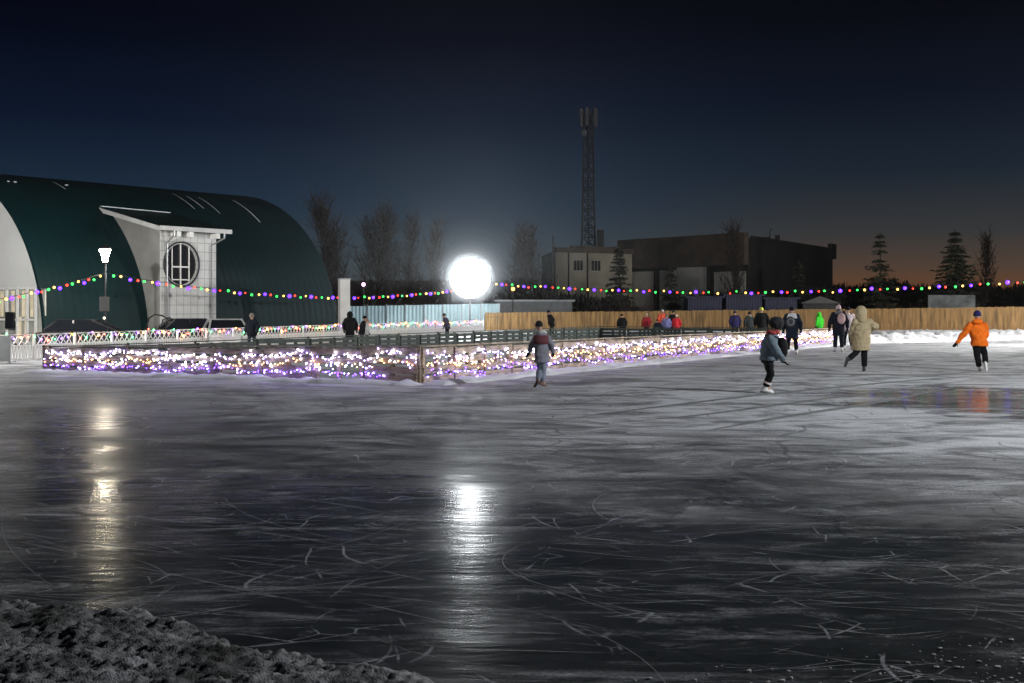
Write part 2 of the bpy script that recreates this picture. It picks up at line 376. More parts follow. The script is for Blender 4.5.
# ------------------------------------------------------------------ island in the rink: four sides of upright pallets
A, B, Cc, D = Vector((-11.7,32.5,0)), Vector((-1.95,27.5,0)), Vector((13.9,56.4,0)), Vector((4.15,61.4,0))
def pallet_fence(P, Q, h0, h1, label, material, npal, out, rnd):
    a = (Q-P); L = a.length; a.normalize(); nn = Vector((-a.y, a.x, 0))
    if nn.dot(out) < 0: nn = -nn
    root = thing('pallet_fence', label, 'fence', P, 'pallet fences round the island')
    rz = math.atan2(a.y, a.x); hh = lambda s: h0+(h1-h0)*s/L
    for k in range(npal):
        s0 = L*k/npal+.04; s1 = L*(k+1)/npal-.04; mid = (s0+s1)/2; H = hh(mid)*rnd.uniform(.95, 1.03); mb = MB(); ln = s1-s0; th = rnd.gauss(0, .008)
        tilt = rnd.gauss(0, .012)
        nb = 4; bw = H/nb*.74
        for r in range(nb):
            if rnd.random() < .04 and r < 3: continue
            z = H*(r+.5)/nb+rnd.gauss(0, .006)
            e = rnd.uniform(-.03, .03)
            Mx = Matrix.Rotation(rz, 3, 'Z')@Matrix.Rotation(rnd.gauss(0, .006)+th, 3, 'Y')
            mb.box(P+a*(mid+e)+nn*.055+Vector((0,0,z)), (ln, .022, bw*rnd.uniform(.9, 1.12)), m=Mx)
            if r % 2 == 1 or rnd.random() < .5: mb.box(P+a*mid-nn*.055+Vector((0,0,z)), (ln, .022, bw*.8), m=Mx)
        for q in (.04, .5, .96):
            mb.box(P+a*(s0+ln*q)+Vector((0,0,H*.5-.005)), (.09, .085, H*.97), rz)
        mb.build('pallet', material, root)
    for k in range(0, npal+1, 2):
        H = hh(L*k/npal)+.05
        MB().box(P+a*(L*k/npal)+nn*.0+Vector((0,0,H/2)), (.045, .05, H), rz).build('post', material, root)
    q = [P+a*s+Vector((0,0,hh(s)+.02)) for s in (0, L)]
    MB().beam(q[0], q[1], .13, .028).build('top_rail', M['wood_dark'] if material is M['wood_dark'] else M['wood'], root)
    return root
rnd = random.Random(11)
pallet_fence(A, B, .625, .775, 'low pallet fence facing the open ice left of the corner, strung with lights', M['wood'], 8, Vector((-.4,-.9,0)), rnd)
pallet_fence(B, Cc, .775, .66, 'long pallet fence running back from the corner to the far skaters, strung with lights', M['wood'], 25, Vector((.9,-.4,0)), rnd)
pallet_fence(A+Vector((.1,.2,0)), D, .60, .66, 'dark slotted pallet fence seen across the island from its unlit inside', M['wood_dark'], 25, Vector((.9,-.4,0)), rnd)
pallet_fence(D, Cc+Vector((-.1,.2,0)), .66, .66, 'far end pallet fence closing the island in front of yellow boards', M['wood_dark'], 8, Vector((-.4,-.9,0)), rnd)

def fence_string(P, Q, h0, h1, s0, s1, zf, cols, label, dens, jit, sd, out, rad):
    rn = random.Random(sd); a = Q-P; L = a.length; a.normalize(); nn = Vector((-a.y, a.x, 0))
    if nn.dot(out) < 0: nn = -nn
    path = []; bl = []; s = s0; n_ = 0
    ph = rn.uniform(0, 6)
    while s < s1 and n_ < 100:
        H = h0+(h1-h0)*s/L
        zz = H*(zf+.055*math.sin(s*2.3+ph)+.05*math.sin(s*5.1+ph*2))
        p = P+a*s+nn*.085+Vector((0,0,zz)); path.append(p)
        for q in range(1 if rn.random() < .8 else 2):
            bl.append((p+a*rn.uniform(-.05, .05)+nn*rn.uniform(.0, .04)+Vector((0,0,rn.gauss(0, jit)*H)), rn.choice(cols), rad)); n_ += 1
        s += (s1-s0)*.0123*rn.choice((.35, .6, 1, 1.2, 1.9))
    string_lights(label, path, bl[:100], 'light strings on the pallet fences', .006)
outAB, outBC = Vector((-.4,-.9,0)), Vector((.9,-.4,0))
TOP, MID, BOT = ['fwhite', 'flav'], ['fwarm', 'fwarm', 'flav', 'fwhite'], ['fpurp', 'fpurp', 'flav']
for zf, cols, nm, jit, sd in ((.77, TOP, 'white light string along the top', .05, 1), (.52, MID, 'orange light string along the middle', .05, 2), (.27, BOT, 'violet light string along the bottom', .035, 3)):
    fence_string(A, B, .62, .775, .15, 5.4, zf, cols, nm+' of the near-left fence, left half', .058, jit, sd, outAB, .0145)
    fence_string(A, B, .62, .775, 5.5, 10.9, zf, cols, nm+' of the near-left fence, corner half', .068, jit, sd+10, outAB, .0145)
TB, MIDB, BB = ['fwhite', 'flav', 'flav'], ['fwarm', 'fpink', 'fwarm'], ['fpurp', 'fpurp', 'flav']
for zf, cols, nm, jit, sd in ((.74, TB, 'lavender light string along the top', .06, 21), (.52, MIDB, 'orange pink light string along the middle', .06, 22), (.28, BB, 'violet light string along the bottom', .05, 23)):
    for (s0, s1, wh, dn) in ((.15, 7.2, 'between the corner and the striding child', .085), (7.3, 15.5, 'of the fence behind the striding child', .078), (15.6, 24, 'of the receding fence left of the boy', .078), (24.1, 33, 'at the far end of the receding fence', .085)):
        fence_string(B, Cc, .775, .66, s0, s1, zf, cols, nm+' '+wh, dn, jit, sd+int(s0), outBC, .015)
# a few lights on the inner side of the far fence
snow_ridge((-12.2,32.35), (-1.9,27.0), .85, .09, rough=.55, seed=1)
snow_ridge((-1.75,27.1), (14.3,56.3), .9, .09, rough=.55, seed=2)
snow_ridge((13.7,57.5), (46,79.5), 3.4, .30, 'snow_heap', rough=2.6, seed=5)
snow_ridge((-2,81.6), (50,81.6), 1.6, .15, 'snow_ridge', rough=.7, seed=9)

# ------------------------------------------------------------------ white picket fence with lattice top and coloured lights
F0, F1 = Vector((-15.4,38.3,-.03)), Vector((-1.75,80,-.03))
def picket_fence():
    a = F1-F0; L = a.length; a.normalize(); nn = Vector((a.y,-a.x,0)); rz = math.atan2(a.y, a.x)
    root = thing('picket_fence', 'white picket fence with lattice top and coloured lights, running towards the hangar', 'fence', F0)
    n_ = 22; pl = L/n_; Z = lambda z: Vector((0,0,z))
    for k in range(n_):
        s0 = k*pl; mb = MB(); Hh = .82
        nb = 14
        for i in range(nb): mb.box(F0+a*(s0+pl*(i+.5)/nb)+Z(.24), (pl/nb*.62, .02, .44), rz)
        for z in (.06, .45): mb.beam(F0+a*(s0+.06)+nn*-.02+Z(z), F0+a*(s0+pl-.06)+nn*-.02+Z(z), .02, .05)
        mb.build('picket_panel', M['white'], root)
        mb = MB(); z0, z1 = .48, .80; c = 6; w_ = (pl-.3)/c
        for z in (z0, z1): mb.beam(F0+a*(s0+.14)+Z(z), F0+a*(s0+pl-.14)+Z(z), .03, .035)
        for i in range(c):
            p0 = s0+.15+w_*i
            mb.beam(F0+a*p0+nn*.008+Z(z0), F0+a*(p0+w_)+nn*.008+Z(z1), .012, .028)
            mb.beam(F0+a*p0-nn*.008+Z(z1), F0+a*(p0+w_)-nn*.008+Z(z0), .012, .028)
        mb.build('lattice_panel', M['white'], root)
    for k in range(n_+1):
        MB().box(F0+a*(k*pl)+Z(.40), (.07, .07, .84), rz).build('post', M['white'], root)
    rn = random.Random(5)
    cyc = ['pyellow', 'pred', 'pgreen', 'ppurple']
    spans = ((0, 14, 'coloured lamps strung on the picket fence in front of the hangar and cars'), (14, 24, 'coloured lamps strung on the picket fence beside the lone standing onlooker'), (24, 43.5, 'coloured lamps strung on the far stretch of the picket fence'))
    for s0, s1, lab in spans:
        path = []; bl = []; s = s0; i = 0
        while s < s1:
            z = .80+.05*math.sin(s*4.1)+.03*math.sin(s*1.7); p = F0+a*s+nn*.06+Z(z); path.append(p)
            if i % 2 == 0: bl.append((p+nn*.03-Z(rn.uniform(.0, .16)), cyc[(i//2+(rn.random() < .15)) % 4], rn.choice((.028, .034, .042))))
            s += .16; i += 1
        string_lights(lab, path, bl[:100], 'light strings on the picket fence', .007)
picket_fence()

_p = PT(3, 361, 37.5); _t = thing('gate_panel', 'solid white gate panel standing at the left edge before the picket fence', 'gate', (_p.x-.1, _p.y, 0))
MB().box((_p.x-.1,_p.y,.42), (.5,.05,.74), .3).build('panel', M['white'], _t)
for _s in (-.27,.27): MB().box((_p.x-.1+_s*.96,_p.y+_s*.3,.42), (.06,.07,.84), .3).build('post', M['white'], _t)
# ------------------------------------------------------------------ arched hangar
U = Vector((math.cos(R(54)), math.sin(R(54)), 0)); N = Vector((U.y, -U.x, 0)); AX = Vector((-24.8,63,0)); RB = 8.0
def hp(t, s, z): return AX+U*t+N*s+Vector((0,0,z))          # hangar coordinates: along, outwards, up
def cyl(t, phi, r=RB): return hp(t, r*math.cos(phi), r*math.sin(phi))
T0, T1 = -2.85, 14.95
def hangar():
    root = thing('hangar', 'large dark green arched hangar with white end wall and tiled window bay', 'building', hp(T0, 0, 0))
    green = mat('dark_green_cladding', (.0004,.0140,.0170), .6, .0, var=.18, scale=.6, spec=.22)
    nt = green.node_tree; nn_ = nt.nodes; ll = nt.links
    geo = nn_.new('ShaderNodeTexCoord')
    vs = nn_.new('ShaderNodeVectorMath'); vs.operation = 'DOT_PRODUCT'; vs.inputs[1].default_value = U; ll.new(geo.outputs['Object'], vs.inputs[0])
    sn = nn_.new('ShaderNodeMath'); sn.operation = 'SINE'; mu = nn_.new('ShaderNodeMath'); mu.operation = 'MULTIPLY'; mu.inputs[1].default_value = 2*PI/.42
    ll.new(vs.outputs['Value'], mu.inputs[0]); ll.new(mu.outputs[0], sn.inputs[0])
    bp = nn_.new('ShaderNodeBump'); bp.inputs['Strength'].default_value = .10; bp.inputs['Distance'].default_value = .03; ll.new(sn.outputs[0], bp.inputs['Height']); ll.new(bp.outputs[0], nn_['Principled BSDF'].inputs['Normal'])
    k = 48; mb = MB()
    ang = [PI*i/k for i in range(k+1)]
    mb.add([cyl(t, p, r) for t, r in ((T0-.15, RB), (T1+.15, RB), (T1+.15, RB-.15), (T0-.15, RB-.15)) for p in ang],
           [(q*(k+1)+i, q*(k+1)+i+1, ((q+1) % 4)*(k+1)+i+1, ((q+1) % 4)*(k+1)+i) for q in range(4) for i in range(k)])
    rf = mb.build('arched_roof', green, root, True)
    mod = rf.modifiers.new('edge', 'EDGE_SPLIT'); mod.split_angle = R(40)
    # roof seams, every 1.5 m along the barrel
    streak = mat('snow_streak', (.62,.66,.70), .8, var=.2)
    def arc(t, a0, a1, wd, r=RB+.02, n_=14):
        pts = [(cyl(t-wd/2, R(a0+(a1-a0)*i/n_), r), cyl(t+wd/2, R(a0+(a1-a0)*i/n_), r)) for i in range(n_+1)]
        v = [q for p in pts for q in p]; return v, [(2*i, 2*i+1, 2*i+3, 2*i+2) for i in range(n_)]
    for t, a0, a1, wd in ((8.2, 70, 56, .045), (8.9, 68, 57, .05), (9.7, 68, 54, .05), (12.1, 68, 50, .07), (1.2, 72, 64, .05), (7.3, 48, 42, .04)):
        MB().add(*arc(t, a0, a1, wd)).build('snow_streak', streak, rf)
    rn = random.Random(4)
    for i in range(4):
        t = rn.uniform(-2.5, 3); p = rn.uniform(66, 80); c = cyl(t, R(p), RB+.01); d_ = (c-hp(t, 0, 0)).normalized()
        MB().ell(c, (.10*rn.uniform(.4, 1.6), .06, .03), rn.uniform(0, 3), 8, 4).build('snow_clump', streak, rf)
    # end walls
    wallm = mat('white_end_wall', (.62,.63,.62), .6, var=.07, scale=.7)
    for t in (T0, T1):
        pts = [hp(t, (RB-.16)*math.cos(p), (RB-.16)*math.sin(p)) for p in ang]
        ew = MB().prism(pts, U*.12).build('end_wall', wallm, root)
        if t == T0:
            e = -U
            glow = mat('lit_entrance_glass', (.5,.45,.33), .3, var=.5, scale=1.2, emit=(1,.82,.55), es=.22)
            MB().box(hp(T0-.03, 4.8, 1.25), (.06, 6.2, 2.3), math.atan2(U.y, U.x)).build('entrance_glazing', mat('entrance_glazing', (.33,.34,.31), .2, var=.35, scale=.9), ew)
            for s in (3.9, 4.75, 5.6, 6.4, 7.0):
                MB().box(hp(T0-.10, s, 1.75), (.05, .18, 1.15), math.atan2(U.y, U.x)).build('lit_pane', glow, ew)
            for s in (3.4, 4.35, 5.2, 6.0, 6.72, 7.35):
                MB().box(hp(T0-.14, s, 1.25), (.08, .12, 2.5), math.atan2(U.y, U.x)).build('mullion', M['white'], ew)
            for z in (1.05, 2.42):
                MB().box(hp(T0-.15, 4.8, z), (.06, 5.2, .09), math.atan2(U.y, U.x)).build('transom', M['white'], ew)
            for s in (6.15, 6.6):
                MB().box(hp(T0-.12, s, .8), (.05, .16, .75), math.atan2(U.y, U.x)).build('door_light', glow, ew)
            MB().box(hp(T0-.22, 5.55, 1.02), (.08, .62, .72), math.atan2(U.y, U.x)).build('dark_screen', M['glass'], ew)
    # window bay
    tile = mat('pale_square_tiles', (.44,.45,.44), .5, var=.10, scale=1.1)
    nt = tile.node_tree; n2 = nt.nodes; l2 = nt.links; b = n2['Principled BSDF']
    def grid(vec):
        tc_ = n2.new('ShaderNodeTexCoord'); dp = n2.new('ShaderNodeVectorMath'); dp.operation = 'DOT_PRODUCT'; dp.inputs[1].default_value = vec; l2.new(tc_.outputs['Object'], dp.inputs[0])
        m1 = n2.new('ShaderNodeMath'); m1.operation = 'MULTIPLY'; m1.inputs[1].default_value = 1/.42; l2.new(dp.outputs['Value'], m1.inputs[0])
        m2 = n2.new('ShaderNodeMath'); m2.operation = 'FRACT'; l2.new(m1.outputs[0], m2.inputs[0])
        m3 = n2.new('ShaderNodeMath'); m3.operation = 'LESS_THAN'; m3.inputs[1].default_value = .07; l2.new(m2.outputs[0], m3.inputs[0]); return m3.outputs[0]
    ga = n2.new('ShaderNodeMath'); ga.operation = 'MAXIMUM'; l2.new(grid(U), ga.inputs[0]); l2.new(grid((0,0,1)), ga.inputs[1])
    mixc = n2.new('ShaderNodeMixRGB'); src = b.inputs['Base Color'].links[0].from_socket; l2.new(ga.outputs[0], mixc.inputs[0]); l2.new(src, mixc.inputs[1]); mixc.inputs[2].default_value = (.20,.21,.215,1); l2.new(mixc.outputs[0], b.inputs['Base Color'])
    t0, t1, sF, zt = 2.5, 5.85, 8.8, 5.15
    sB = 5.0; zb = 6.05
    # front wall with a round hole: ring of quads between the circle and the rectangle
    cz, ct, rad = 3.60, 3.74, .95; kk = 32
    def rect_pt(a):
        dx, dz = math.cos(a), math.sin(a); best = 1e9
        for lim, dd in ((t1-ct, dx), (t0-ct, dx), (zt-cz, dz), (0-cz, dz)):
            if abs(dd) > 1e-6 and lim/dd > 0: best = min(best, lim/dd)
        return ct+dx*best, cz+dz*best
    angs = sorted([2*PI*i/kk for i in range(kk)]+[math.atan2(z-cz, t-ct) % (2*PI) for t in (t0, t1) for z in (0, zt)])
    kk = len(angs); v = []
    for s in (sF, sF-.28):
        for a in angs: v.append(hp(ct+rad*math.cos(a), s, cz+rad*math.sin(a)))
        for a in angs:
            t, z = rect_pt(a); v.append(hp(t, s, z))
    f = []
    for i in range(kk):
        j = (i+1) % kk
        f += [(i, j, kk+j, kk+i), (2*kk+i, 3*kk+i, 3*kk+j, 2*kk+j), (i, 2*kk+i, 2*kk+j, j)]
    bay = MB().add(v, f).build('window_bay', tile, root)
    rt = MB()
    for i in range(48): pass
    ring_o = [hp(ct+(rad+.09)*math.cos(2*PI*i/40), sF+.05, cz+(rad+.09)*math.sin(2*PI*i/40)) for i in range(41)]
    MB().tube(ring_o, .04, 6).build('round_window_surround', M['black'], bay)
    MB().prism([hp(ct+(rad+.03)*math.cos(2*PI*i/40), sF-.10, cz+(rad+.03)*math.sin(2*PI*i/40)) for i in range(40)], N*-.03).build('round_window_glass', M['glass'], bay)
    fr = MB(); S = sF-.05
    for t in (-.5, 0, .5):
        hh = math.sqrt(max(0, rad*rad-t*t)); fr.beam(hp(ct+t, S, cz-hh), hp(ct+t, S, cz+hh), .04, .05, up=U)
    fr.beam(hp(ct-.5, S+.01, cz-.12), hp(ct+.5, S+.01, cz-.12), .05, .07)
    fr.beam(hp(ct-.5, S+.01, cz-.72), hp(ct+.5, S+.01, cz-.72), .05, .05)
    fr.build('window_frame', M['white'], bay)
    # cheeks that meet the curved flank
    cheek = mat('shaded_render_cheek', (.20,.205,.20), .7, var=.22, scale=.8)  # part of the cheek's shade is put into this dark grey
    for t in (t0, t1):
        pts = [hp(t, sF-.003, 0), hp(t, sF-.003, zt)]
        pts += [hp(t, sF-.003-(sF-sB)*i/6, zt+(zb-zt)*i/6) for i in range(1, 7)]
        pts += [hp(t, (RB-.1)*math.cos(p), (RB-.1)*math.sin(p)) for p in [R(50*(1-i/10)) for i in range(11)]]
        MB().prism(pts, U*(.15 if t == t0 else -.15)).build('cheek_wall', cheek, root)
    # lean-to roof slab, eaves, brackets, downpipes
    s1, zs = sF+.5, zt-.03; trimm = mat('greyed_white_trim', (.45,.46,.46), .6, var=.12, scale=3)
    rt = MB().prism([hp(t0-.4, 4.6, zb+.17), hp(t0-.4, s1, zs+.02), hp(t0-.4, s1, zs+.16), hp(t0-.4, 4.6, zb+.31)], U*(t1-t0+.9)).build('bay_roof', green, root)
    MB().beam(hp(t0-.42, s1+.03, zs+.1), hp(t1+.52, s1+.03, zs+.1), .07, .2).build('eaves_board', trimm, rt)
    MB().beam(hp(t0-.43, 4.7, zb+.22), hp(t0-.43, s1, zs+.08), .06, .2).build('verge_board', trimm, rt)
    MB().beam(hp(t0-.3, 4.8, zb+.345), hp(t1, 5.3, zb+.23), .4, .04).build('roof_snow', streak, rt)
    for t in (t0+.75, ct+.25, t1-.25):
        MB().beam(hp(t, sF, zt-.16), hp(t, s1-.05, zt-.16), .22, .24).build('eaves_bracket', M['white'], rt)
    pipe = mat('grey_downpipe', (.17,.175,.18), .5, var=.1)
    for t, q in ((t0+.32, .1), (t1-.35, .45)):
        MB().tube([hp(t+q, s1-.03, zt), hp(t+q, s1-.05, zt-.25), hp(t, sF+.1, zt-.6), hp(t, sF+.08, 0)], .045, 8).build('downpipe', pipe, root)
hangar()

# hoop frame by the bay
hoop = MB().tube([PT(px, y, 57.5) for px, y in ((146,329),(149,318),(155,314.5),(163,316),(170,321),(175,328))], .035, 6)
hoop.tube([PT(px, y, 57.0) for px, y in ((160,329),(163,320),(169,317),(174,321),(177,328))], .03, 6)
tag(hoop.build('hoop_frame', M['black']), 'thin bent metal hoops standing in front of the tiled window bay', 'hoop frame')

# gate pillar
o = thing('gate_pillar', 'tall square white pillar at the end of the pale blue metal fence', 'pillar', PT(344, 333, 64))
p0 = PT(344, 333, 64); hgt = ZZ(279.5, 64)+.2
MB().box((p0.x,p0.y,hgt/2-.2), (.5,.5,hgt), R(20)).build('shaft', mat('pillar_render', (.6,.6,.58), .7, var=.1, scale=2), o, bevel=.02)
MB().box((p0.x,p0.y,hgt-.17), (.56,.56,.06), R(20)).build('cap', M['grey_metal'], o)

# pale blue corrugated fence
def metal_fence():
    x0, x1, d = PX(349, 84.5), PX(500, 84.5), 84.5
    root = thing('metal_fence', 'pale blue corrugated metal fence glowing under the floodlight', 'fence', (x0, d, 0))
    pm = mat('pale_blue_sheet', (.42,.56,.60), .5, .1, var=.08, scale=.6); n_ = 8
    for k in range(n_):
        a = x0+(x1-x0)*k/n_; b = x0+(x1-x0)*(k+1)/n_-.035; mb = MB(); m_ = 20; v = []
        zt = 1.64+.16*k/(n_-1)
        for i in range(m_+1):
            x = a+(b-a)*i/m_; y = d+(.025 if (i//2) % 2 else -.025); v += [(x,y,-.2), (x,y,zt), (x,y+.02,-.2), (x,y+.02,zt)]
        mb.add(v, [(4*i,4*i+4,4*i+5,4*i+1) for i in range(m_)]+[(4*i+2,4*i+3,4*i+7,4*i+6) for i in range(m_)]+[(4*i+1,4*i+5,4*i+7,4*i+3) for i in range(m_)])
        mb.build('sheet_panel', pm, root)
    for k in range(n_+1): MB().box((x0+(x1-x0)*k/n_-.017, d-.09, .78), (.06,.05,1.96)).build('post', M['grey_metal'], root)
metal_fence()

# yellow board fence along the back
def board_fence():
    d = 82.6; x0, x1 = PX(485, d), PX(1120, d); root = thing('board_fence', 'long yellow board fence closing the rink at the back right', 'fence', (x0, d, 0))
    rn = random.Random(2); n_ = 20; ht = lambda x: 1.20+.40*(x-x0)/(PX(1024, d)-x0)
    for k in range(n_):
        a = x0+(x1-x0)*k/n_; L = (x1-x0)/n_; mb = MB(); nb = 14; w_ = L/nb; jig = rn.uniform(-.02, .02)
        for i in range(nb):
            x = a+w_*(i+.5); h = ht(x)+jig+rn.gauss(0, .012)+.2
            mb.box((x, d+rn.uniform(0, .012), h/2-.2), (w_*.93, .024, h), rn.gauss(0, .01))
        mb.build('board_panel', M['fence_wood'], root)
    for z in (.25, .95): MB().box(((x0+x1)/2, d+.06, z), (x1-x0, .05, .09)).build('rail', M['wood_dark'], root)
    for k in range(n_+1):
        x = x0+(x1-x0)*k/n_; MB().box((x, d+.1, ht(x)/2-.15), (.09,.09,ht(x)+.1)).build('post', M['wood_dark'], root)
board_fence()

# ------------------------------------------------------------------ lamps and overhead strings
def street_lamp():
    d = 55; b = PT(105, 340, d); x, y = b.x, b.y; root = thing('street_lamp', 'lit street lamp with flared glass lantern in front of the hangar', 'street lamp', (x, y, -.2))
    top = ZZ(262, d); MB().tube([(x,y,-.2),(x,y,.6),(x,y,.62),(x,y,top)], [.08,.08,.05,.045], 10).build('pole', M['black'], root)
    lan = MB().rings([[Vector((x+r*math.cos(2*PI*j/12), y+r*math.sin(2*PI*j/12), z)) for j in range(12)] for z, r in ((top,.09),(top+.25,.15),(top+.53,.235))]).build('lantern', mat('lantern_glass', (1,.9,.7), .4, var=0, emit=(1,.88,.66), es=140), root)
    MB().rings([[Vector((x+r*math.cos(2*PI*j/12), y+r*math.sin(2*PI*j/12), z)) for j in range(12)] for z, r in ((top+.532,.26),(top+.60,.25),(top+.70,.10),(top+.76,.03))]).build('lantern_cap', M['black'], lan)
    MB().rings([[Vector((x+r*math.cos(2*PI*j/12), y+r*math.sin(2*PI*j/12), z)) for j in range(12)] for z, r in ((top-.1,.05),(top-.03,.12),(top-.002,.11))]).build('collar', M['black'], root)
    s = thing('board', 'small plain board strapped to the street lamp pole', 'sign', (x, y-.08, ZZ(304, d)))
    MB().box((x,y-.09,ZZ(304, d)), (.42,.03,.62)).build('face', mat('dull_grey_board', (.025,.025,.025), .6), s)
    MB().box((x,y-.07,ZZ(304, d)+.2), (.14,.02,.05)).box((x,y-.07,ZZ(304, d)-.2), (.14,.02,.05)).build('strap', M['black'], s)
    t = thing('small_lamp', 'tiny white lamp low on the street lamp pole', 'lamp', (x, y-.07, ZZ(318, d)))
    MB().ell((x,y-.1,ZZ(318, d)), .05, seg=8, rn=6).build('bulb', BM['cream'], t); MB().box((x,y-.055,ZZ(318, d)), (.06,.05,.06)).build('holder', M['black'], t)
street_lamp()
FX, FD = PX(470, 78), 78.0; FZ = ZZ(278, FD)
HAZE = .000036
FLOOD = 31
def floodlight():
    root = thing('floodlight', 'blinding round white floodlight above the pale blue fence', 'floodlight', (FX, FD, -.2))
    MB().tube([(FX,FD,-.2),(FX,FD,FZ-1.2)], [.06,.045], 10).build('pole', M['grey_metal'], root)
    gl = MB().ell((FX,FD,FZ), (1.2,1.2,1.2), seg=32, rn=20).build('glare_globe', mat('floodlight_glare', (1,1,1), .5, var=0, emit=(.93,.98,1.0), es=FLOOD), root, True)  # ball oversized so that its shape carries the lamp's glare
    MB().rings([[Vector((FX+r*math.cos(2*PI*j/16), FD+r*math.sin(2*PI*j/16), z)) for j in range(16)] for z, r in ((FZ-1.35,.10),(FZ-1.25,.22),(FZ-1.185,.24))]).build('collar', M['grey_metal'], root)
FLOOD = 31
floodlight()
for _r, _dn in ((3.6, .0016), (3.1, .0025), (2.65, .004), (2.3, .007), (2.0, .012), (1.75, .018), (1.52, .026)):  # added scattering shells that stand in for the floodlight's bloom
    _o = MB().ell((FX,FD,FZ), (_r,_r,_r), seg=40, rn=28).build('glow_shell', None, None, True); tag(_o, kind='stuff')
    _m = bpy.data.materials.new('glow_shell_air'); _m.use_nodes = True; _nn = _m.node_tree.nodes; _nn.remove(_nn['Principled BSDF'])
    _pv = _nn.new('ShaderNodeVolumePrincipled'); _pv.inputs['Color'].default_value = (.95,.97,1,1); _pv.inputs['Density'].default_value = _dn; _pv.inputs['Anisotropy'].default_value = .75
    _m.node_tree.links.new(_pv.outputs[0], _nn['Material Output'].inputs['Volume']); _o.data.materials.append(_m)
beam = lamp('POINT', (FX, FD-1.62, FZ), 100000, (.93,.98,1), .15); LD = beam.data; LD.use_nodes = True; _n = LD.node_tree.nodes; _l = LD.node_tree.links
_tc = _n.new('ShaderNodeTexCoord'); _sx = _n.new('ShaderNodeSeparateXYZ'); _l.new(_tc.outputs['Normal'], _sx.inputs[0])      # added halo lamp before the glowing ball, its curve shaped to spare the ice
_mr = _n.new('ShaderNodeMapRange'); _mr.interpolation_type = 'SMOOTHSTEP'; _mr.inputs[1].default_value = -.045; _mr.inputs[2].default_value = -.015; _mr.inputs[3].default_value = .02; _mr.inputs[4].default_value = 1; _l.new(_sx.outputs[2], _mr.inputs[0])
_m2 = _n.new('ShaderNodeMapRange'); _m2.interpolation_type = 'SMOOTHSTEP'; _m2.inputs[1].default_value = -.66; _m2.inputs[2].default_value = -.93; _m2.inputs[3].default_value = .0; _m2.inputs[4].default_value = 1; _l.new(_sx.outputs[1], _m2.inputs[0])
_mm = _n.new('ShaderNodeMath'); _mm.operation = 'MULTIPLY'; _l.new(_mr.outputs[0], _mm.inputs[0]); _l.new(_m2.outputs[0], _mm.inputs[1]); _l.new(_mm.outputs[0], _n['Emission'].inputs['Strength'])
CY = ['purple', 'red', 'green', 'yellow']
def overhead(p, q, sag, n_, label, start=0, skip=()):
    rj = random.Random(n_)
    p, q = Vector(p), Vector(q); path = []; bl = []
    for i in range(n_+1):
        t = i/n_; t += rj.uniform(-.18,.18)/n_*(0 < i < n_); v = p.lerp(q, t); v.z -= 4*sag*t*(1-t); path.append(v)
        if i and i < n_ and i not in skip:
            c = CY[(i+start) % 4]; bl.append((v+Vector((0,0,-.07+rj.gauss(0,.03))), c, (.088 if c == 'purple' else .046 if c == 'red' else .056)*(.85+.3*((i*37) % 10)/10)))
    return string_lights(label, path, bl, 'overhead light strings', .012)
lp = PT(106, 273, 54.9); fp = PT(476, 286.2, 77.2)
overhead(PT(-40, 306, 50), lp, .10, 24, 'overhead string of coloured lamps climbing from the left to the street lamp')
overhead(lp, fp, .80, 66, 'overhead string of coloured lamps sagging from the street lamp to the floodlight', 1)
overhead(PT(490, 282.5, 77.2), PT(1100, 275, 58), .62, 84, 'long overhead string of coloured lamps from the floodlight to the right', 2, (38,))
# bare bulbs far behind
for px, y, lab in ((363.5,284.5,'single violet lamp shining above the dark shed roof'), (513,289,'single orange lamp glowing just right of the floodlight')):
    c = PT(px, y, 90); r_ = thing('wall_lamp', lab, 'lamp', c)
    MB().ell(c, .13, seg=10, rn=6).build('bulb', BM['fpink'] if px < 400 else BM['yellow'], r_); MB().tube([c+Vector((0,.1,.1)), c+Vector((0,.1,-c.z-.2))], .04, 6).build('pole', M['black'], r_)

# masts outside the frame whose light the photograph shows on the ice, the walls and the coats
def mast(x, y, h, aim, label, power, size=.35, col=(1,.97,.92)):
    root = thing('floodlight_mast', label, 'floodlight', (x, y, -.2)); MB().tube([(x,y,-.2),(x,y,h)], [.12,.07], 10).build('pole', M['grey_metal'], root)
    a = (Vector(aim)-Vector((x,y,h))).normalized(); q = a.to_track_quat('-Z', 'Y').to_matrix()
    MB().box(Vector((x,y,h+.1))-a*.12, (.7,.5,.2), m=q).build('lamp_housing', M['black'], root)
    MB().box(Vector((x,y,h+.1))-a*.015, (.62,.42,.012), m=q).build('lamp_glass', mat('mast_lamp_glass', (1,1,1), .4, var=0, emit=col, es=20), root)
    L = lamp('POINT', Vector((x,y,h+.1))+a*.12, power, col, size); L.parent = root; L.location = Vector((x,y,h+.1))+a*.12-root.location
    return root
mast(-19.5, 40, 6, (-16, 55, 2), 'floodlight mast at the left end of the picket fence', 10000, .3)
mast(19, 14, 9, (2, 45, 0), 'floodlight mast on the right bank of the rink', 18500, .4, (.95,.98,1))
mast(41, 77, 6, (22, 66, 0), 'floodlight mast at the right end of the board fence', 9000, .4)
mast(31, 52, 7, (15, 52, 0), 'floodlight mast halfway along the right bank of the rink', 30000, .4)
sun = lamp('SUN', (60, 120, 40), .01, (1,.75,.55), R(10)); sun.rotation_euler = (R(84), 0, R(180-32))
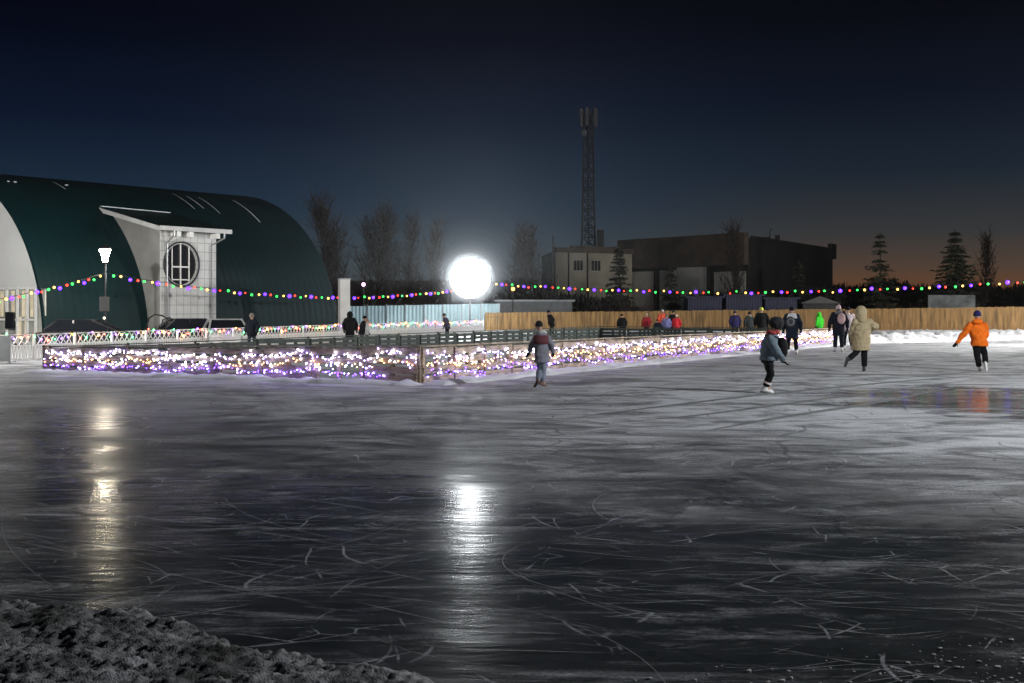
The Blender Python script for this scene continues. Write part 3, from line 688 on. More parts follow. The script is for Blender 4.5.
# ------------------------------------------------------------------ buildings behind
def poly_building(root, name, foot, z0, z1, material):
    return MB().prism([(p[0], p[1], z0) for p in foot], (0,0,z1-z0)).build(name, material, root)
def lerp2(a, b, t): return (a[0]+(b[0]-a[0])*t, a[1]+(b[1]-a[1])*t)
def wallbox(mb, a, b, t0, t1, z0, z1, off, th):     # box lying on the wall line a-b
    a3, b3 = Vector((*a,0)), Vector((*b,0)); u = (b3-a3).normalized(); nn = Vector((u.y,-u.x,0)); L = (b3-a3).length
    p = a3+u*(L*(t0+t1)/2)+nn*off+Vector((0,0,(z0+z1)/2)); return mb.box(p, (L*(t1-t0), th, z1-z0), math.atan2(u.y, u.x))
brick = mat('sooty_brown_brick', (.075,.055,.042), .85, var=.4, scale=.8, bump=.3, bscale=6)
dark = mat('dark_brick', (.016,.014,.013), .85, var=.35, scale=.7)
panelm = mat('grey_concrete_panel', (.36,.35,.32), .85, var=.25, scale=.35)
beige = mat('beige_plaster', (.32,.29,.225), .85, var=.25, scale=.4)
def workshop():
    Lc, Cc_, Rc = (10.45,123.5), (19.97,110), (33.3,135); Bc = (23.8,148.5)
    root = thing('workshop_building', 'big dark flat-roofed workshop with grey wall panels under a brown band', 'building', (Cc_[0],Cc_[1],-.2))
    zL = ZZ(241,123.5); zt = 7.75
    poly_building(root, 'wall', [Lc, Cc_, Rc, Bc], -.2, 7.2, dark)
    mb = MB(); wallbox(mb, Lc, Cc_, -.005, 1.004, 5.15, 7.88, .25, .5); mb.build('brown_band', brick, root)
    poly_building(root, 'roof', [Lc, Cc_, Rc, Bc], 7.202, 7.45, dark)
    mb = MB(); wallbox(mb, Cc_, Rc, .02, .93, 7.2, 7.62, .12, .24); wallbox(mb, Cc_, Rc, .93, 1.0, 6.5, 8.05, .2, .4); mb.build('parapet', dark, root)
    for t0, t1, z1 in ((.03,.29,4.85), (.33,.46,4.9), (.47,.70,5.1), (.76,.985,4.6)):
        mb = MB(); wallbox(mb, Lc, Cc_, t0, t1, .4, z1, .06, .12); mb.build('wall_panel', panelm, root)
    for t in (.31, .73):
        mb = MB(); wallbox(mb, Lc, Cc_, t-.006, t+.006, -.2, 6.6, .32, .2); mb.build('drainpipe', dark, root)
    x, y = lerp2(Cc_, Rc, .313); MB().box((x,y+.4,7.5), (.36,.36,1.2)).build('chimney', dark, root)
    x, y = lerp2(Cc_, Rc, .23); y += .4; MB().tube([(x,y,7.3),(x,y,8.5)], .04, 6).tube([(x,y,8.47),(x+.2,y,8.55)], .04, 6).build('roof_mast', M['black'], root)
    x, y = lerp2(Cc_, Rc, .20); MB().ell((x,y+.6,7.5), (.5,.5,.3)).build('roof_vent', dark, root)
workshop()
def annex():
    d = 117; x0, x1 = PX(556,d), PX(632,d+4); root = thing('annex_building', 'beige two storey block with two triple windows beside the workshop', 'building', (x0,d,-.2))
    foot = [(x0,d),(x1,d+4),(x1-1,d+16),(x0-1,d+14)]; poly_building(root, 'wall', foot, -.2, ZZ(252,d), beige)
    a, b = foot[0], foot[1]; mb = MB(); wallbox(mb, a, b, -.02, 1.0, ZZ(252.3,d), ZZ(247.3,d), 0, .7); wallbox(mb, a, b, .2, .8, ZZ(247.4,d), ZZ(245.4,d), -.05, .55); mb.build('cornice', brick, root)
    poly_building(root, 'roof', [(p[0]+.05,p[1]+.5) for p in foot], ZZ(252,d)+.002, ZZ(250,d), dark)
    for t0 in (.23, .46):
        mb = MB(); mb2 = MB()
        for k in range(3): wallbox(mb, a, b, t0+k*.041, t0+k*.041+.031, ZZ(270,d), ZZ(260,d), .012, .05)
        wallbox(mb2, a, b, t0-.012, t0+.125, ZZ(271,d), ZZ(270.2,d), .06, .12); wallbox(mb2, a, b, t0-.012, t0+.125, ZZ(259.8,d), ZZ(258.9,d), .04, .06)
        wn = mb.build('window', M['glass'], root); mb2.build('sill', panelm, wn)
    for t in (.155, .40):
        mb = MB(); wallbox(mb, a, b, t-.006, t+.006, 0, ZZ(252,d), .08, .12); mb.build('drainpipe', dark, root)
    p = PT(553, 300, d-.4); MB().box((p.x, d-.4, ZZ(270,d)), (.16,.16,ZZ(242,d)*2-2*ZZ(270,d)+1)).build('corner_pole', M['black'], root)
    p = PT(600.5, 240, d+8); MB().box((p.x,p.y,ZZ(240,d+8)), (.62,.62,1.9)).build('chimney', dark, root)
annex()
def tower():
    d = 127; x = PX(588.5, d); zb = 6.8; zt = ZZ(114, d); root = thing('lattice_tower', 'tall slim lattice antenna tower rising behind the beige block', 'tower', (x,d,-.2))
    mt = mat('tower_steel', (.055,.055,.06), .6, .3, var=.2); mb = MB(); n_ = 22; w_ = lambda z: .78-.38*(z-0)/(zt)
    for sx in (-1, 1):
        for sy in (-1, 1): mb.tube([(x+sx*w_(-.2), d+sy*w_(-.2), -.2), (x+sx*w_(zt), d+sy*w_(zt), zt)], .085, 6)
    mb.build('mast_legs', mt, root)
    mb = MB()
    for k in range(n_):
        za, zc = zt*k/n_, zt*(k+1)/n_; a, b = w_(za), w_(zc)
        for q in range(4):
            cs = [(-1,-1),(1,-1),(1,1),(-1,1)]; p, r_ = cs[q], cs[(q+1) % 4]
            mb.tube([(x+p[0]*a,d+p[1]*a,za),(x+r_[0]*b,d+r_[1]*b,zc)], .042, 4); mb.tube([(x+r_[0]*a,d+r_[1]*a,za),(x+p[0]*b,d+p[1]*b,zc)], .042, 4)
            mb.tube([(x+p[0]*a,d+p[1]*a,za),(x+r_[0]*a,d+r_[1]*a,za)], .042, 4)
    mb.build('bracing', mt, root)
    MB().tube([(x,d,0),(x,d,zt)], .10, 6).build('cable_ladder', mt, root)
    am = mat('antenna_panel', (.10,.10,.11), .6, var=.2)
    for k in range(6):
        an = k*PI/3+.3; px_, py_ = x+.78*math.cos(an), d+.78*math.sin(an)
        ap = MB().box((px_,py_,zt-.35), (.24,.24,1.75), an).build('antenna', am, root)
        MB().beam((x,d,zt-.3), (px_,py_,zt-.3), .05, .05).build('bracket', mt, ap)
    MB().ell((x-.5,d-.6,zt-1.9), (.32,.14,.32)).build('dish', am, root)
tower()
def shed(name, lab, x0, x1, d, y0, material, depth=6, roof=None, ridge=0, cat='shed', roofm=None):
    a, b = PX(x0,d), PX(x1,d); zt = ZZ(y0,d); root = thing(name, lab, cat, ((a+b)/2,d,-.2))
    MB().box(((a+b)/2, d+depth/2, (zt-.2)/2), (b-a, depth, zt+.2)).build('wall', material, root)
    if ridge: MB().prism([(a-.3,d-.3,zt+.002),(b+.3,d-.3,zt+.002),((a+b)/2,d-.3,zt+ridge)], (0,depth+.6,0)).build('roof', roofm or material, root)
    else: MB().box(((a+b)/2, d+depth/2, zt+.062), (b-a+.4, depth+.4, .12)).build('roof', roofm or material, root)
    return root
shed('dark_shed', 'long low dark shed behind the pale blue fence', 346, 448, 112, 282, mat('dark_shed_wall', (.035,.024,.017), .85, var=.3))
shed('grey_container', 'long dark grey container just right of the floodlight, behind the yellow boards', 497, 572, 92, 301.5, mat('grey_container_paint', (.12,.125,.13), .6, var=.2), depth=2.4, cat='container', roofm=M['grey_metal'])
bl_ = mat('blue_sheet_paint', (.007,.010,.038), .6, var=.6, scale=.5)
for x0, x1, y0, lab in ((688,722,298,'leftmost blue container behind the yellow board fence'), (726,762,296,'middle blue container behind the yellow board fence'), (765,797,299,'blue container behind the yellow boards, next to the small gabled hut')):
    r_ = shed('blue_container', lab, x0, x1, 95, y0, wavebump(bl_, 1.6), depth=2.5, cat='container'); r_['group'] = 'blue containers behind the board fence'
    a = PX(x0,95)
    for k in range(6): MB().box((a+(PX(x1,95)-a)*(k+.5)/6, 94.96, .7), (.10,.06,1.7)).build('rib', bl_, r_)
shed('gabled_hut', 'small grey gabled hut behind the yellow boards below the dark workshop corner', 803, 836, 97, 303.5, mat('hut_wall', (.04,.04,.038), .8, var=.25), depth=4, ridge=.55, cat='hut', roofm=mat('hut_roof', (.09,.09,.09), .7, var=.2))
bb = thing('billboard', 'faded grey billboard panel behind the yellow boards, below the fuller spruce', 'billboard', PT(952, 310, 100))
bx0, bx1 = PX(928,100), PX(975,100); MB().box(((bx0+bx1)/2,100,ZZ(302,100)), (bx1-bx0,.12,ZZ(295,100)-ZZ(309,100))).build('panel', mat('faded_print', (.035,.042,.042), .7, scale=1.1, var=0, col2=(.20,.22,.22)), bb)
for x in (bx0+.4, (bx0+bx1)/2, bx1-.4): MB().box((x,100.1,.9), (.12,.07,2.3)).build('post', M['grey_metal'], bb)

# ------------------------------------------------------------------ trees
bark = mat('winter_bark', (.030,.021,.016), .9, var=.3)
barkp = mat('birch_bark', (.22,.20,.18), .9, var=.3)
needle = mat('spruce_needles', (.038,.046,.028), .8, var=.5, scale=1.2)
def grow(mb, p, d, L, r, lvl, rn, up):
    pts = [p]; rad = [r]; n_ = 4 if lvl else 8; q = p.copy(); dd = d.copy(); kids = []
    for i in range(n_):
        dd = (dd+Vector((rn.gauss(0,.10),rn.gauss(0,.10),up*.10))).normalized(); q = q+dd*(L/n_); pts.append(q.copy()); rad.append(r*(1-.8*(i+1)/n_)); kids.append((q.copy(), dd.copy(), (i+1)/n_))
    mb.tube(pts, rad, 5 if lvl < 2 else 3)
    return kids
def bare_tree(px, d, ytop, lab, seed, spread=.5, material=None):
    rn = random.Random(seed); x = PX(px,d); H = ZZ(ytop,d)+.2; base = Vector((x,d,-.2)); root = thing('bare_tree', lab, 'tree', base, 'bare winter trees')
    m_ = material or bark; tr = MB(); cr = MB(); k0 = grow(tr, base, Vector((rn.gauss(0,.03),0,1)), H*.98, H*.015, 0, rn, 1); tr.build('trunk', m_, root)
    for p, dd, t in k0:
        if t < .2: continue
        for j in range(5):
            a = rn.uniform(0, 2*PI); el = rn.uniform(.75, 1.38); v = Vector((math.cos(a)*math.cos(el)*spread*1.9, math.sin(a)*math.cos(el)*spread*1.9, math.sin(el))).normalized()
            b0 = p-dd*rn.uniform(0, H*.11)
            k1 = grow(cr, b0, v, H*rn.uniform(.20,.38)*(1.2-.6*t), H*.0085*(1.3-t), 1, rn, 1.2)
            for p1, d1, t1 in k1:
                for q in range(3):
                    v2 = (d1+Vector((rn.gauss(0,.55),rn.gauss(0,.55),rn.gauss(.1,.4)))).normalized(); k2 = grow(cr, p1, v2, H*rn.uniform(.06,.15), H*.0046, 2, rn, .8)
                    for p2, d2, t2 in k2[3::4]:
                        v3 = (d2+Vector((rn.gauss(0,.6),rn.gauss(0,.6),rn.gauss(.1,.4)))).normalized(); cr.tube([p2, p2+v3*H*rn.uniform(.02,.055)], [H*.0030, H*.0014], 3)
    cr.build('crown', m_, root)
for px, d, yt, lab, sd, sp in (
    (322,96,214,'tall bare tree rising directly behind the hangar end',1,.4), (338,98,219,'bare tree standing just right of the hangar end',2,.45), (368,100,221,'bare tree with a pointed crown over the dark shed',3,.5),
    (382,104,226,'slim bare tree at the centre of the row over the dark shed',4,.45), (401,100,226,'bushy bare tree over the dark shed, third from the floodlight',5,.55), (414,106,232,'thin bare tree over the dark shed, second from the floodlight',6,.45),
    (431,104,236,'bare tree over the dark shed nearest the floodlight',7,.45), (508,112,240,'bare tree close to the right side of the floodlight glare',8,.4), (519,116,238,'slim bare tree between the floodlight and the broad one',9,.4), (540,108,240,'broad bare tree left of the beige block',10,.4),
    (735,104,238,'sparse bare tree in front of the workshop corner',12,.42), (984,120,246,'thin bare tree right of the fuller spruce',13,.35)): bare_tree(px, d, yt, lab, sd, sp)
def conifer(px, d, ytop, wpx, lab, seed, dens=1.0, gap=.3):
    rn = random.Random(seed); x = PX(px,d); H = ZZ(ytop,d)+.2; base = Vector((x,d,-.2)); root = thing('spruce_tree', lab, 'tree', base, 'dark spruces'); W = wpx/F*d/2*1.25
    MB().tube([base, base+Vector((.04,0,H*.5)), base+Vector((0,0,H))], [H*.016,H*.010,.01], 7).build('trunk', bark, root); mb = MB()
    tiers = int(H*3.6)
    for k in range(tiers):
        t = .10+.9*(k+.5)/tiers; z = H*(t+rn.gauss(0,.012)); r = W*((1-t)**.8)*rn.uniform(.7, 1.12)+.10
        nb = max(4, int(11*dens*(1-t*.4)))
        for j in range(nb):
            if rn.random() < gap*.5: continue
            a = 2*PI*j/nb+rn.uniform(-.4,.4); L = r*rn.uniform(.65,1.15); v = Vector((math.cos(a),math.sin(a),0)); m_ = max(3, int(L/.16))
            for i in range(m_):
                s = (i+.6)/m_; p = base+Vector((0,0,z))+v*(L*s)+Vector((0,0,-L*.38*s+L*.20*s*s)); side = Vector((-v.y,v.x,0)); wd = .30*(1-s*.6)*min(1.4, .5+L*.5)
                for q in range(4):
                    e = p+side*rn.gauss(0,wd*.6)+Vector((0,0,rn.gauss(-.04,.05))); sz = rn.uniform(.14,.30); ax = (side*rn.choice((-1,1))+v*.8+Vector((0,0,rn.gauss(-.2,.3)))).normalized(); bx = ax.cross(Vector((rn.gauss(0,.4),rn.gauss(0,.4),1))).normalized()*sz*.42
                    mb.add([e-bx, e+ax*sz*1.5, e+bx], [(0,1,2)])
    for j in range(14): mb.add([base+Vector((-.05,0,H-.5+j*.04)), base+Vector((rn.gauss(0,.15),rn.gauss(0,.15),H-.45+j*.05)), base+Vector((.05,0,H-.5+j*.04))], [(0,1,2)])
    mb.build('crown', needle, root)
conifer(619, 106, 246, 34, 'dark spruce between the beige block and the workshop', 1, gap=.3)
conifer(671, 102, 268, 26, 'short spruce in front of the grey workshop panels', 2, gap=.5)
conifer(799, 104, 262, 26, 'dark spruce before the black side of the workshop', 3)
conifer(880, 100, 232, 42, 'slender spruce with ragged tiers against the orange dusk', 4, gap=.75, dens=.75)
conifer(955, 104, 230, 62, 'fuller spruce behind the faded billboard', 5, dens=1.25)
# brushwood and far-off wood that read as dark masses
twig = mat('dark_brushwood', (.020,.017,.014), .9, var=.4)
def brush(name, px0, px1, d, yt, seed, n_, jag=4):
    rn = random.Random(seed); mb = MB(); x0, x1 = PX(px0,d), PX(px1,d)
    for i in range(n_):
        x = rn.uniform(x0,x1); zt = ZZ(yt+jag*noise.noise((x*.22,seed,0))*2+rn.uniform(0,jag), d); y = d+rn.uniform(-2.5,2.5); z = -.2+(zt+.2)*rn.random()**.55; s = rn.uniform(.15,.5)*d/110
        a = rn.uniform(0,PI); v = Vector((math.cos(a)*s*.5,math.sin(a)*s*.5,0)); u = Vector((rn.gauss(0,.3)*s,rn.gauss(0,.2)*s,s*1.2)); p = Vector((x,y,z)); mb.add([p-v, p+v, p+u], [(0,1,2)])
        if rn.random() < .15: mb.tube([(x,y,-.2),(x+rn.gauss(0,.2),y,zt+rn.uniform(-.2,.8))], [.05,.012], 3)
    tag(mb.build(name, twig), kind='stuff')
brush('far_wood', 832, 1120, 150, 287, 1, 9000, 5)
brush('far_brushwood', 486, 625, 99, 297, 2, 2600, 4)
brush('far_brushwood', 690, 840, 108, 294, 3, 1800, 4)
def shrub(px, d, yt, wpx, lab, seed):
    rn = random.Random(seed); b = Vector((PX(px,d), d, -.2)); root = thing('shrub', lab, 'shrub', b); mb = MB(); H = ZZ(yt,d)+.2; W = wpx/F*d/2*1.25
    for k in range(60):
        a = rn.uniform(0,2*PI); r_ = W*rn.random()**.5; tip = b+Vector((math.cos(a)*r_,math.sin(a)*r_,H*rn.uniform(.6,1))); mid = b.lerp(tip,.5)+Vector((rn.gauss(0,.06),rn.gauss(0,.06),.1)); mb.tube([b+Vector((rn.gauss(0,.08),rn.gauss(0,.08),0)), mid, tip], [.02,.012,.005], 3)
        for q in range(4):
            p = mid.lerp(tip, rn.random()); mb.tube([p, p+Vector((rn.gauss(0,.2),rn.gauss(0,.2),rn.uniform(.05,.3)))], [.008,.004], 3)
    mb.build('twigs', bark, root)
shrub(640, 88, 301, 40, 'loose dark shrub behind the yellow boards below the spruce', 4)
shrub(898, 92, 301, 44, 'loose dark shrub behind the yellow boards right of the beige coat', 5)

# ------------------------------------------------------------------ parked cars behind the picket fence
def car(lab, x, y, rz, col, z=-.2):
    root = thing('parked_car', lab, 'car', (0,0,0), 'cars parked by the hangar'); paint = mat('car_paint', col, .28, .2, var=.05, coat=.6)
    W = .84
    prof = [(-2.1,.32),(-2.12,.70),(-2.0,.88),(-1.35,.93),(1.0,.95),(1.95,.82),(2.1,.62),(2.08,.32)]
    MB().prism([(px_,-W,pz) for px_,pz in prof], (0,2*W,0)).build('body', paint, root, bevel=.06)
    cab = [(-1.75,.93,.78),(-1.25,1.36,.62),(.05,1.40,.62),(1.05,.95,.78)]
    v = [(a,s*w_,b) for s in (-1,1) for a,b,w_ in cab]
    cb = MB().add(v, [(0,1,2,3)[::1],(7,6,5,4),(0,4,5,1),(1,5,6,2),(2,6,7,3)]).build('cabin', M['glass'], root)
    MB().box((-.6,0,1.395), (1.42,1.2,.035)).build('roof', paint, root, bevel=.015)
    for s in (-1,1):
        for i, j in ((0,1),(2,3)):
            p, q = cab[i], cab[j]; MB().beam((p[0],s*p[2],p[1]), (q[0],s*q[2],q[1]), .07, .06).build('pillar', paint, root)
        MB().beam((-.6,s*.70,.95), (-.6,s*.62,1.38), .06, .05).build('pillar', paint, root)
    for sx in (-1.3,1.3):
        for s in (-1,1):
            ty = MB().tube([(sx,s*.74,.32),(sx,s*.88,.32)], .32, 18).build('tyre', M['black'], root); MB().tube([(sx,s*.875,.32),(sx,s*.892,.32)], .19, 12).build('rim', M['grey_metal'], ty)
    for s in (-1,1):
        MB().box((2.07,s*.6,.66), (.08,.32,.13)).build('headlight', M['white'], root); MB().box((-2.1,s*.66,.76), (.07,.22,.16)).build('tail_light', mat('tail_lamp_red', (.3,.01,.01), .3, var=0), root)
        MB().box((.75,s*.93,.98), (.10,.16,.10)).build('wing_mirror', paint, root)
    root.location = (x,y,z); root.rotation_euler = (0,0,rz); root.scale = (1,1,.93)
car('black car parked at the left, mostly hidden by the lit lattice', PX(92,52), 52, R(8), (.012,.010,.012))
car('dark hatchback parked in front of the tiled window bay', PX(200,57), 57, R(28), (.016,.018,.022))
car('silver car with pale window surround right of the dark hatchback', PX(226,54), 54, R(-72), (.55,.56,.57))
# ------------------------------------------------------------------ people
def cloth(name, col, rough=.85, var=.15): return mat(name, col, rough, var=var, scale=6, bump=.25, bscale=40, spec=.15)
skin = mat('skin', (.42,.25,.18), .6, var=.08)
hair_m = mat('dark_hair', (.03,.02,.015), .6, var=.2)
bootw = mat('white_skate_boot', (.62,.62,.60), .5, var=.1)
bootb = mat('black_skate_boot', (.02,.02,.022), .45, var=.1)
steel = mat('blade_steel', (.5,.5,.52), .25, .9, var=.1)

def pose(H, yaw, arms=(.12,.10), stance=.10, lean=0, step=0):
    """joints of a standing figure, height H, facing yaw (0 = away from the camera), local metres"""
    s = H/1.7; c, sn = math.cos(yaw), math.sin(yaw)
    def w(x, y, z): return Vector((x*c-y*sn, x*sn+y*c, z))*s
    f = lambda z: lean*max(0, z-.9)
    J = dict(head=w(0,f(1.58)+.02,1.58), neck=w(0,f(1.42),1.42), chest=w(0,f(1.25),1.25), hip=w(0,0,.93))
    for k, sg in (('l',-1),('r',1)):
        st = step*sg
        J['sh'+k] = w(sg*.175, f(1.38), 1.385); J['el'+k] = w(sg*(.20+arms[0]), f(1.12)-.03+.0, 1.12); J['ha'+k] = w(sg*(.20+arms[1]), f(.88)+.08, .86)
        J['hp'+k] = w(sg*.085, 0, .90); J['kn'+k] = w(sg*(.085+stance*.5), st*.5+.03, .50); J['an'+k] = w(sg*(.075+stance), st, .12); J['to'+k] = w(sg*(.085+stance*1.1), st+.16, .06)
    J['fwd'] = Vector((-sn, c, 0)); J['yaw'] = yaw; J['s'] = s
    return J

def person(px, d, H, label, yaw=0, J=None, coat=None, hem=.78, trousers=None, hat=None, hood=False, hoodm=None, scarf=None, boots=bootb, gloves=None, quilt=0, fine=True, z0=0, hair=None, fat=1.0, skates=True, pom=None, collar=None, **kw):
    base = Vector((PX(px,d), d, z0)); J = J or pose(H, yaw, **kw); s = J['s']; yaw = J['yaw']; fw = J['fwd']; vx = .014 if fine else .03
    P = {k: base+v for k, v in J.items() if k not in ('fwd','yaw','s')}; rt = Vector((math.cos(yaw), math.sin(yaw), 0)); up = Vector((0,0,1))
    hd = P['head']; nk = P['neck']; hx = (hd-nk).normalized()
    # body: one continuous figure
    mb = MB(); mb.ell(hd, (.078*s,.098*s,.118*s), yaw); mb.ell(hd+fw*.03*s-up*.05*s, (.058*s,.07*s,.07*s), yaw)
    mb.ell(hd+fw*.103*s-up*.015*s, (.014*s,.022*s,.024*s), yaw)
    for sg in (-1,1): mb.ell(hd+rt*sg*.08*s, (.014*s,.026*s,.036*s), yaw); mb.ell(hd+rt*sg*.032*s+fw*.088*s-up*.035*s, .02*s)
    mb.capsule([hd-up*.05*s, nk-up*.05*s], [.052*s,.06*s])
    mb.loft([(P['hip']-up*.06*s,.13*s,.10*s),(P['hip']+up*.12*s,.125*s,.09*s),(P['chest'],.16*s,.105*s),(nk-up*.06*s,.13*s,.08*s),(nk,.05*s,.05*s)], 16, yaw)
    for k in 'lr':
        mb.capsule([P['sh'+k],P['el'+k],P['ha'+k]], [.050*s,.040*s,.030*s]); mb.capsule([P['hp'+k],P['kn'+k],P['an'+k]], [.082*s,.055*s,.040*s]); _f=(P['to'+k]-P['an'+k]); _s=(P['kn'+k]-P['an'+k]).normalized(); _f=_f.normalized(); mb.capsule([P['an'+k],P['an'+k]+_f*.10*s], [.036*s,.026*s])
    def at0(mb_, name, m_, parent, **k2): return mb_.build(name, m_, parent, True, **k2)
    me_off = thing('tmp', None, None, base); body = mb.build('person', skin, me_off, True, voxel=vx*.85); body.parent = None; body.location = base; bpy.data.objects.remove(me_off)
    tag(body, label, 'person', 'skaters and onlookers')
    # trousers
    if trousers:
        mb = MB(); mb.loft([(P['hip']-up*.10*s,.155*s,.125*s),(P['hip'],.165*s,.13*s),(P['hip']+up*.12*s,.15*s,.115*s)], 16, yaw)
        for k in 'lr': mb.capsule([P['hp'+k],P['kn'+k],P['kn'+k].lerp(P['an'+k],.75)], [.105*s,.083*s,.075*s])
        sd = px; at0(mb, 'trousers', trousers, body, voxel=vx, disp=lambda c: .013*noise.noise((c.x*9+sd, c.y*9, c.z*16)))
    # skates
    for k in 'lr':
        an, to = P['an'+k], P['to'+k]; shin = (P['kn'+k]-an).normalized(); fd = (to-an).normalized(); dn = (-shin+fd*shin.dot(fd)); dn = dn.normalized() if dn.length > .05 else fw; sole = an+dn*.045*s
        mb = MB(); mb.capsule([an+shin*.13*s, an, sole-fd*.02*s], [.056*s,.052*s,.048*s]); mb.capsule([sole-fd*.03*s, sole+fd*.10*s, sole+fd*.17*s+dn*.005], [.046*s,.044*s,.034*s])
        bt = at0(mb, 'skate' if skates else 'boot', boots, body, voxel=vx*.8)
        if skates:
            q = sole+dn*.068*s; mb = MB().beam(q-fd*.09*s, q+fd*.19*s, .010, .034*s, up=shin)
            for e in (-.05,.12): mb.beam(q+fd*e*s, q+fd*e*s-dn*.035*s, .012, .03*s, up=fd)
            mb.build('blade', steel, bt)
    # coat
    if coat:
        mb = MB(); hz = hem*s; hipz = P['hip']-base; top = nk-base; low = P['hip']+ (P['hip']-P['chest'])*((hipz.z-hz)/max(.05,(P['chest']-P['hip']).z))
        hemc = Vector((low.x, low.y, base.z+hz)) if hz < hipz.z else P['hip'].lerp(P['chest'], (hz-hipz.z)/(P['chest']-P['hip']).z)
        if hz < hipz.z: lk = (P['knl']+P['knr'])/2; hemc = Vector(((hemc.x+lk.x)/2, (hemc.y+lk.y)/2, base.z+hz))
        e = fat; secs = [(hemc,.205*s*e,.165*s*e),(hemc.lerp(P['chest'],.35),.195*s*e,.16*s*e),(hemc.lerp(P['chest'],.75),.195*s*e,.15*s*e),(P['chest'],.205*s*e,.145*s*e),(P['chest'].lerp(nk,.6),.195*s,.125*s),(nk-up*.02*s,.115*s,.095*s),(nk+up*.035*s,.085*s,.085*s)]
        mb.loft(secs, 20, yaw)
        for k in 'lr':
            mb.capsule([P['sh'+k]-up*.015*s, P['el'+k], P['ha'+k].lerp(P['el'+k],.12)], [.085*s*e,.074*s*e,.056*s*e])
        sd = px*1.7
        def dsp(c):
            z = c.z; r_ = .016*noise.noise((c.x*7+sd,c.y*7,c.z*10))+.011*noise.noise((c.x*20,c.y*20+sd,c.z*16))
            if quilt: r_ += .011*abs(math.sin(PI*z/quilt))-.006
            return r_*s
        at0(mb, 'coat', coat, body, voxel=vx, disp=dsp, relax=3)
    # head wear
    if hood:
        mb = MB(); cc = hd-fw*.025*s; n_, m_ = 16, 10; vs = []; fs = []
        R_ = (.152*s,.150*s,.165*s)
        at0(MB().ell(cc, R_, yaw).capsule([cc-fw*.05*s-up*.05*s, nk-fw*.05*s], [.13*s,.135*s]), 'hood', hoodm or coat, body, voxel=vx, disp=lambda c: .008*noise.noise((c.x*12,c.y*12,c.z*12)))
        at0(MB().ell(hd+fw*.085*s-up*.01*s, (.07*s,.05*s,.09*s), yaw), 'face', skin, body) if fine else None
    elif hoodm:      # hood lying on the back
        at0(MB().ell(nk-fw*.10*s+up*.01*s, (.15*s,.09*s,.085*s), yaw).ell(nk+up*.02*s, (.115*s,.105*s,.06*s), yaw), 'hood', hoodm, body, voxel=vx, disp=lambda c: .010*noise.noise((c.x*14,c.y*14,c.z*14)))
    if hat:
        mb = MB(); hh = [(hd+up*.0*s,.095*s,.113*s),(hd+up*.02*s,.099*s,.118*s),(hd+up*.07*s,.092*s,.108*s),(hd+up*.115*s,.066*s,.075*s),(hd+up*.14*s,.03*s,.03*s),(hd+up*.147*s,.004,.004)]
        ht = at0(mb.loft(hh, 18, yaw), 'hat', hat, body); MB().loft([(hd-up*.012*s,.101*s,.120*s),(hd+up*.03*s,.104*s,.123*s)], 18, yaw).build('hat_cuff', hat, ht, True)
        if pom: at0(MB().ell(hd+up*.17*s, .05*s), 'pompom', pom, ht, disp=lambda c: .012*noise.noise((c.x*60,c.y*60,c.z*60)))
    elif not hood:
        at0(MB().ell(hd-fw*.02*s+up*.03*s, (.09*s,.105*s,.105*s), yaw), 'hair', hair or hair_m, body)
    if hair and hat: at0(MB().ell(hd-fw*.06*s-up*.06*s, (.075*s,.055*s,.11*s), yaw), 'hair', hair, body, voxel=vx)
    if scarf:
        c1 = nk+up*.025*s; mb = MB(); ring = [c1+rt*(.098*s*math.cos(a))+fw*(.10*s*math.sin(a))+up*(.012*s*math.sin(3*a)) for a in [2*PI*i/18 for i in range(19)]]
        at0(mb.tube(ring, .05*s, 10), 'scarf', scarf, body, disp=lambda c: .008*noise.noise((c.x*25,c.y*25,c.z*25)))
    # gloves: palm, four unequal curled fingers and a thumb
    for k, sg in (('l',-1),('r',1)):
        ha = P['ha'+k]; ax = (ha-P['el'+k]).normalized(); sd_ = ax.cross(fw); sd_ = sd_.normalized() if sd_.length > .1 else rt; nn = sd_.cross(ax)
        g = MB(); g.ell(ha+ax*.05*s, 1, m=Matrix((sd_*.042*s, ax*.052*s, nn*.018*s)).transposed())
        for q, (o_, L) in enumerate(((-.030,.066),(-.010,.078),(.011,.073),(.030,.056))):
            p = ha+ax*.088*s+sd_*o_*s; p2 = p+ax*L*.55*s+nn*.010*s; p3 = p2+ax*L*.38*s+nn*.028*s; g.capsule([p-ax*.02*s,p2,p3], [.0105*s,.0098*s,.008*s], 6)
        p = ha+ax*.035*s-sd_*.036*s*sg; g.capsule([p, p-sd_*.03*s*sg+ax*.028*s, p-sd_*.028*s*sg+ax*.058*s+nn*.012*s], [.013*s,.0115*s,.009*s], 6)
        at0(g, 'glove' if gloves else 'hand', gloves or skin, body)
    if fine:
        for sg in (-1,1): at0(MB().ell(hd+rt*sg*.032*s+fw*.092*s+up*.012*s, .0095*s, seg=8, rn=6), 'eye', M['black'], body)
    return body, P

def joints(px0, d, yaw, H, **pts):
    """pose read from the photograph: each joint (x pixel, y pixel, depth offset in metres)"""
    J = pose(H, yaw)
    for k, (x, y, dy) in pts.items(): J[k] = Vector((PX(x,d)-PX(px0,d), dy, ZZ(y,d)))
    return J

navy = cloth('navy_coat', (.007,.009,.016)); blk = cloth('black_cloth', (.006,.006,.007)); blk2 = cloth('black_trousers', (.006,.006,.007))
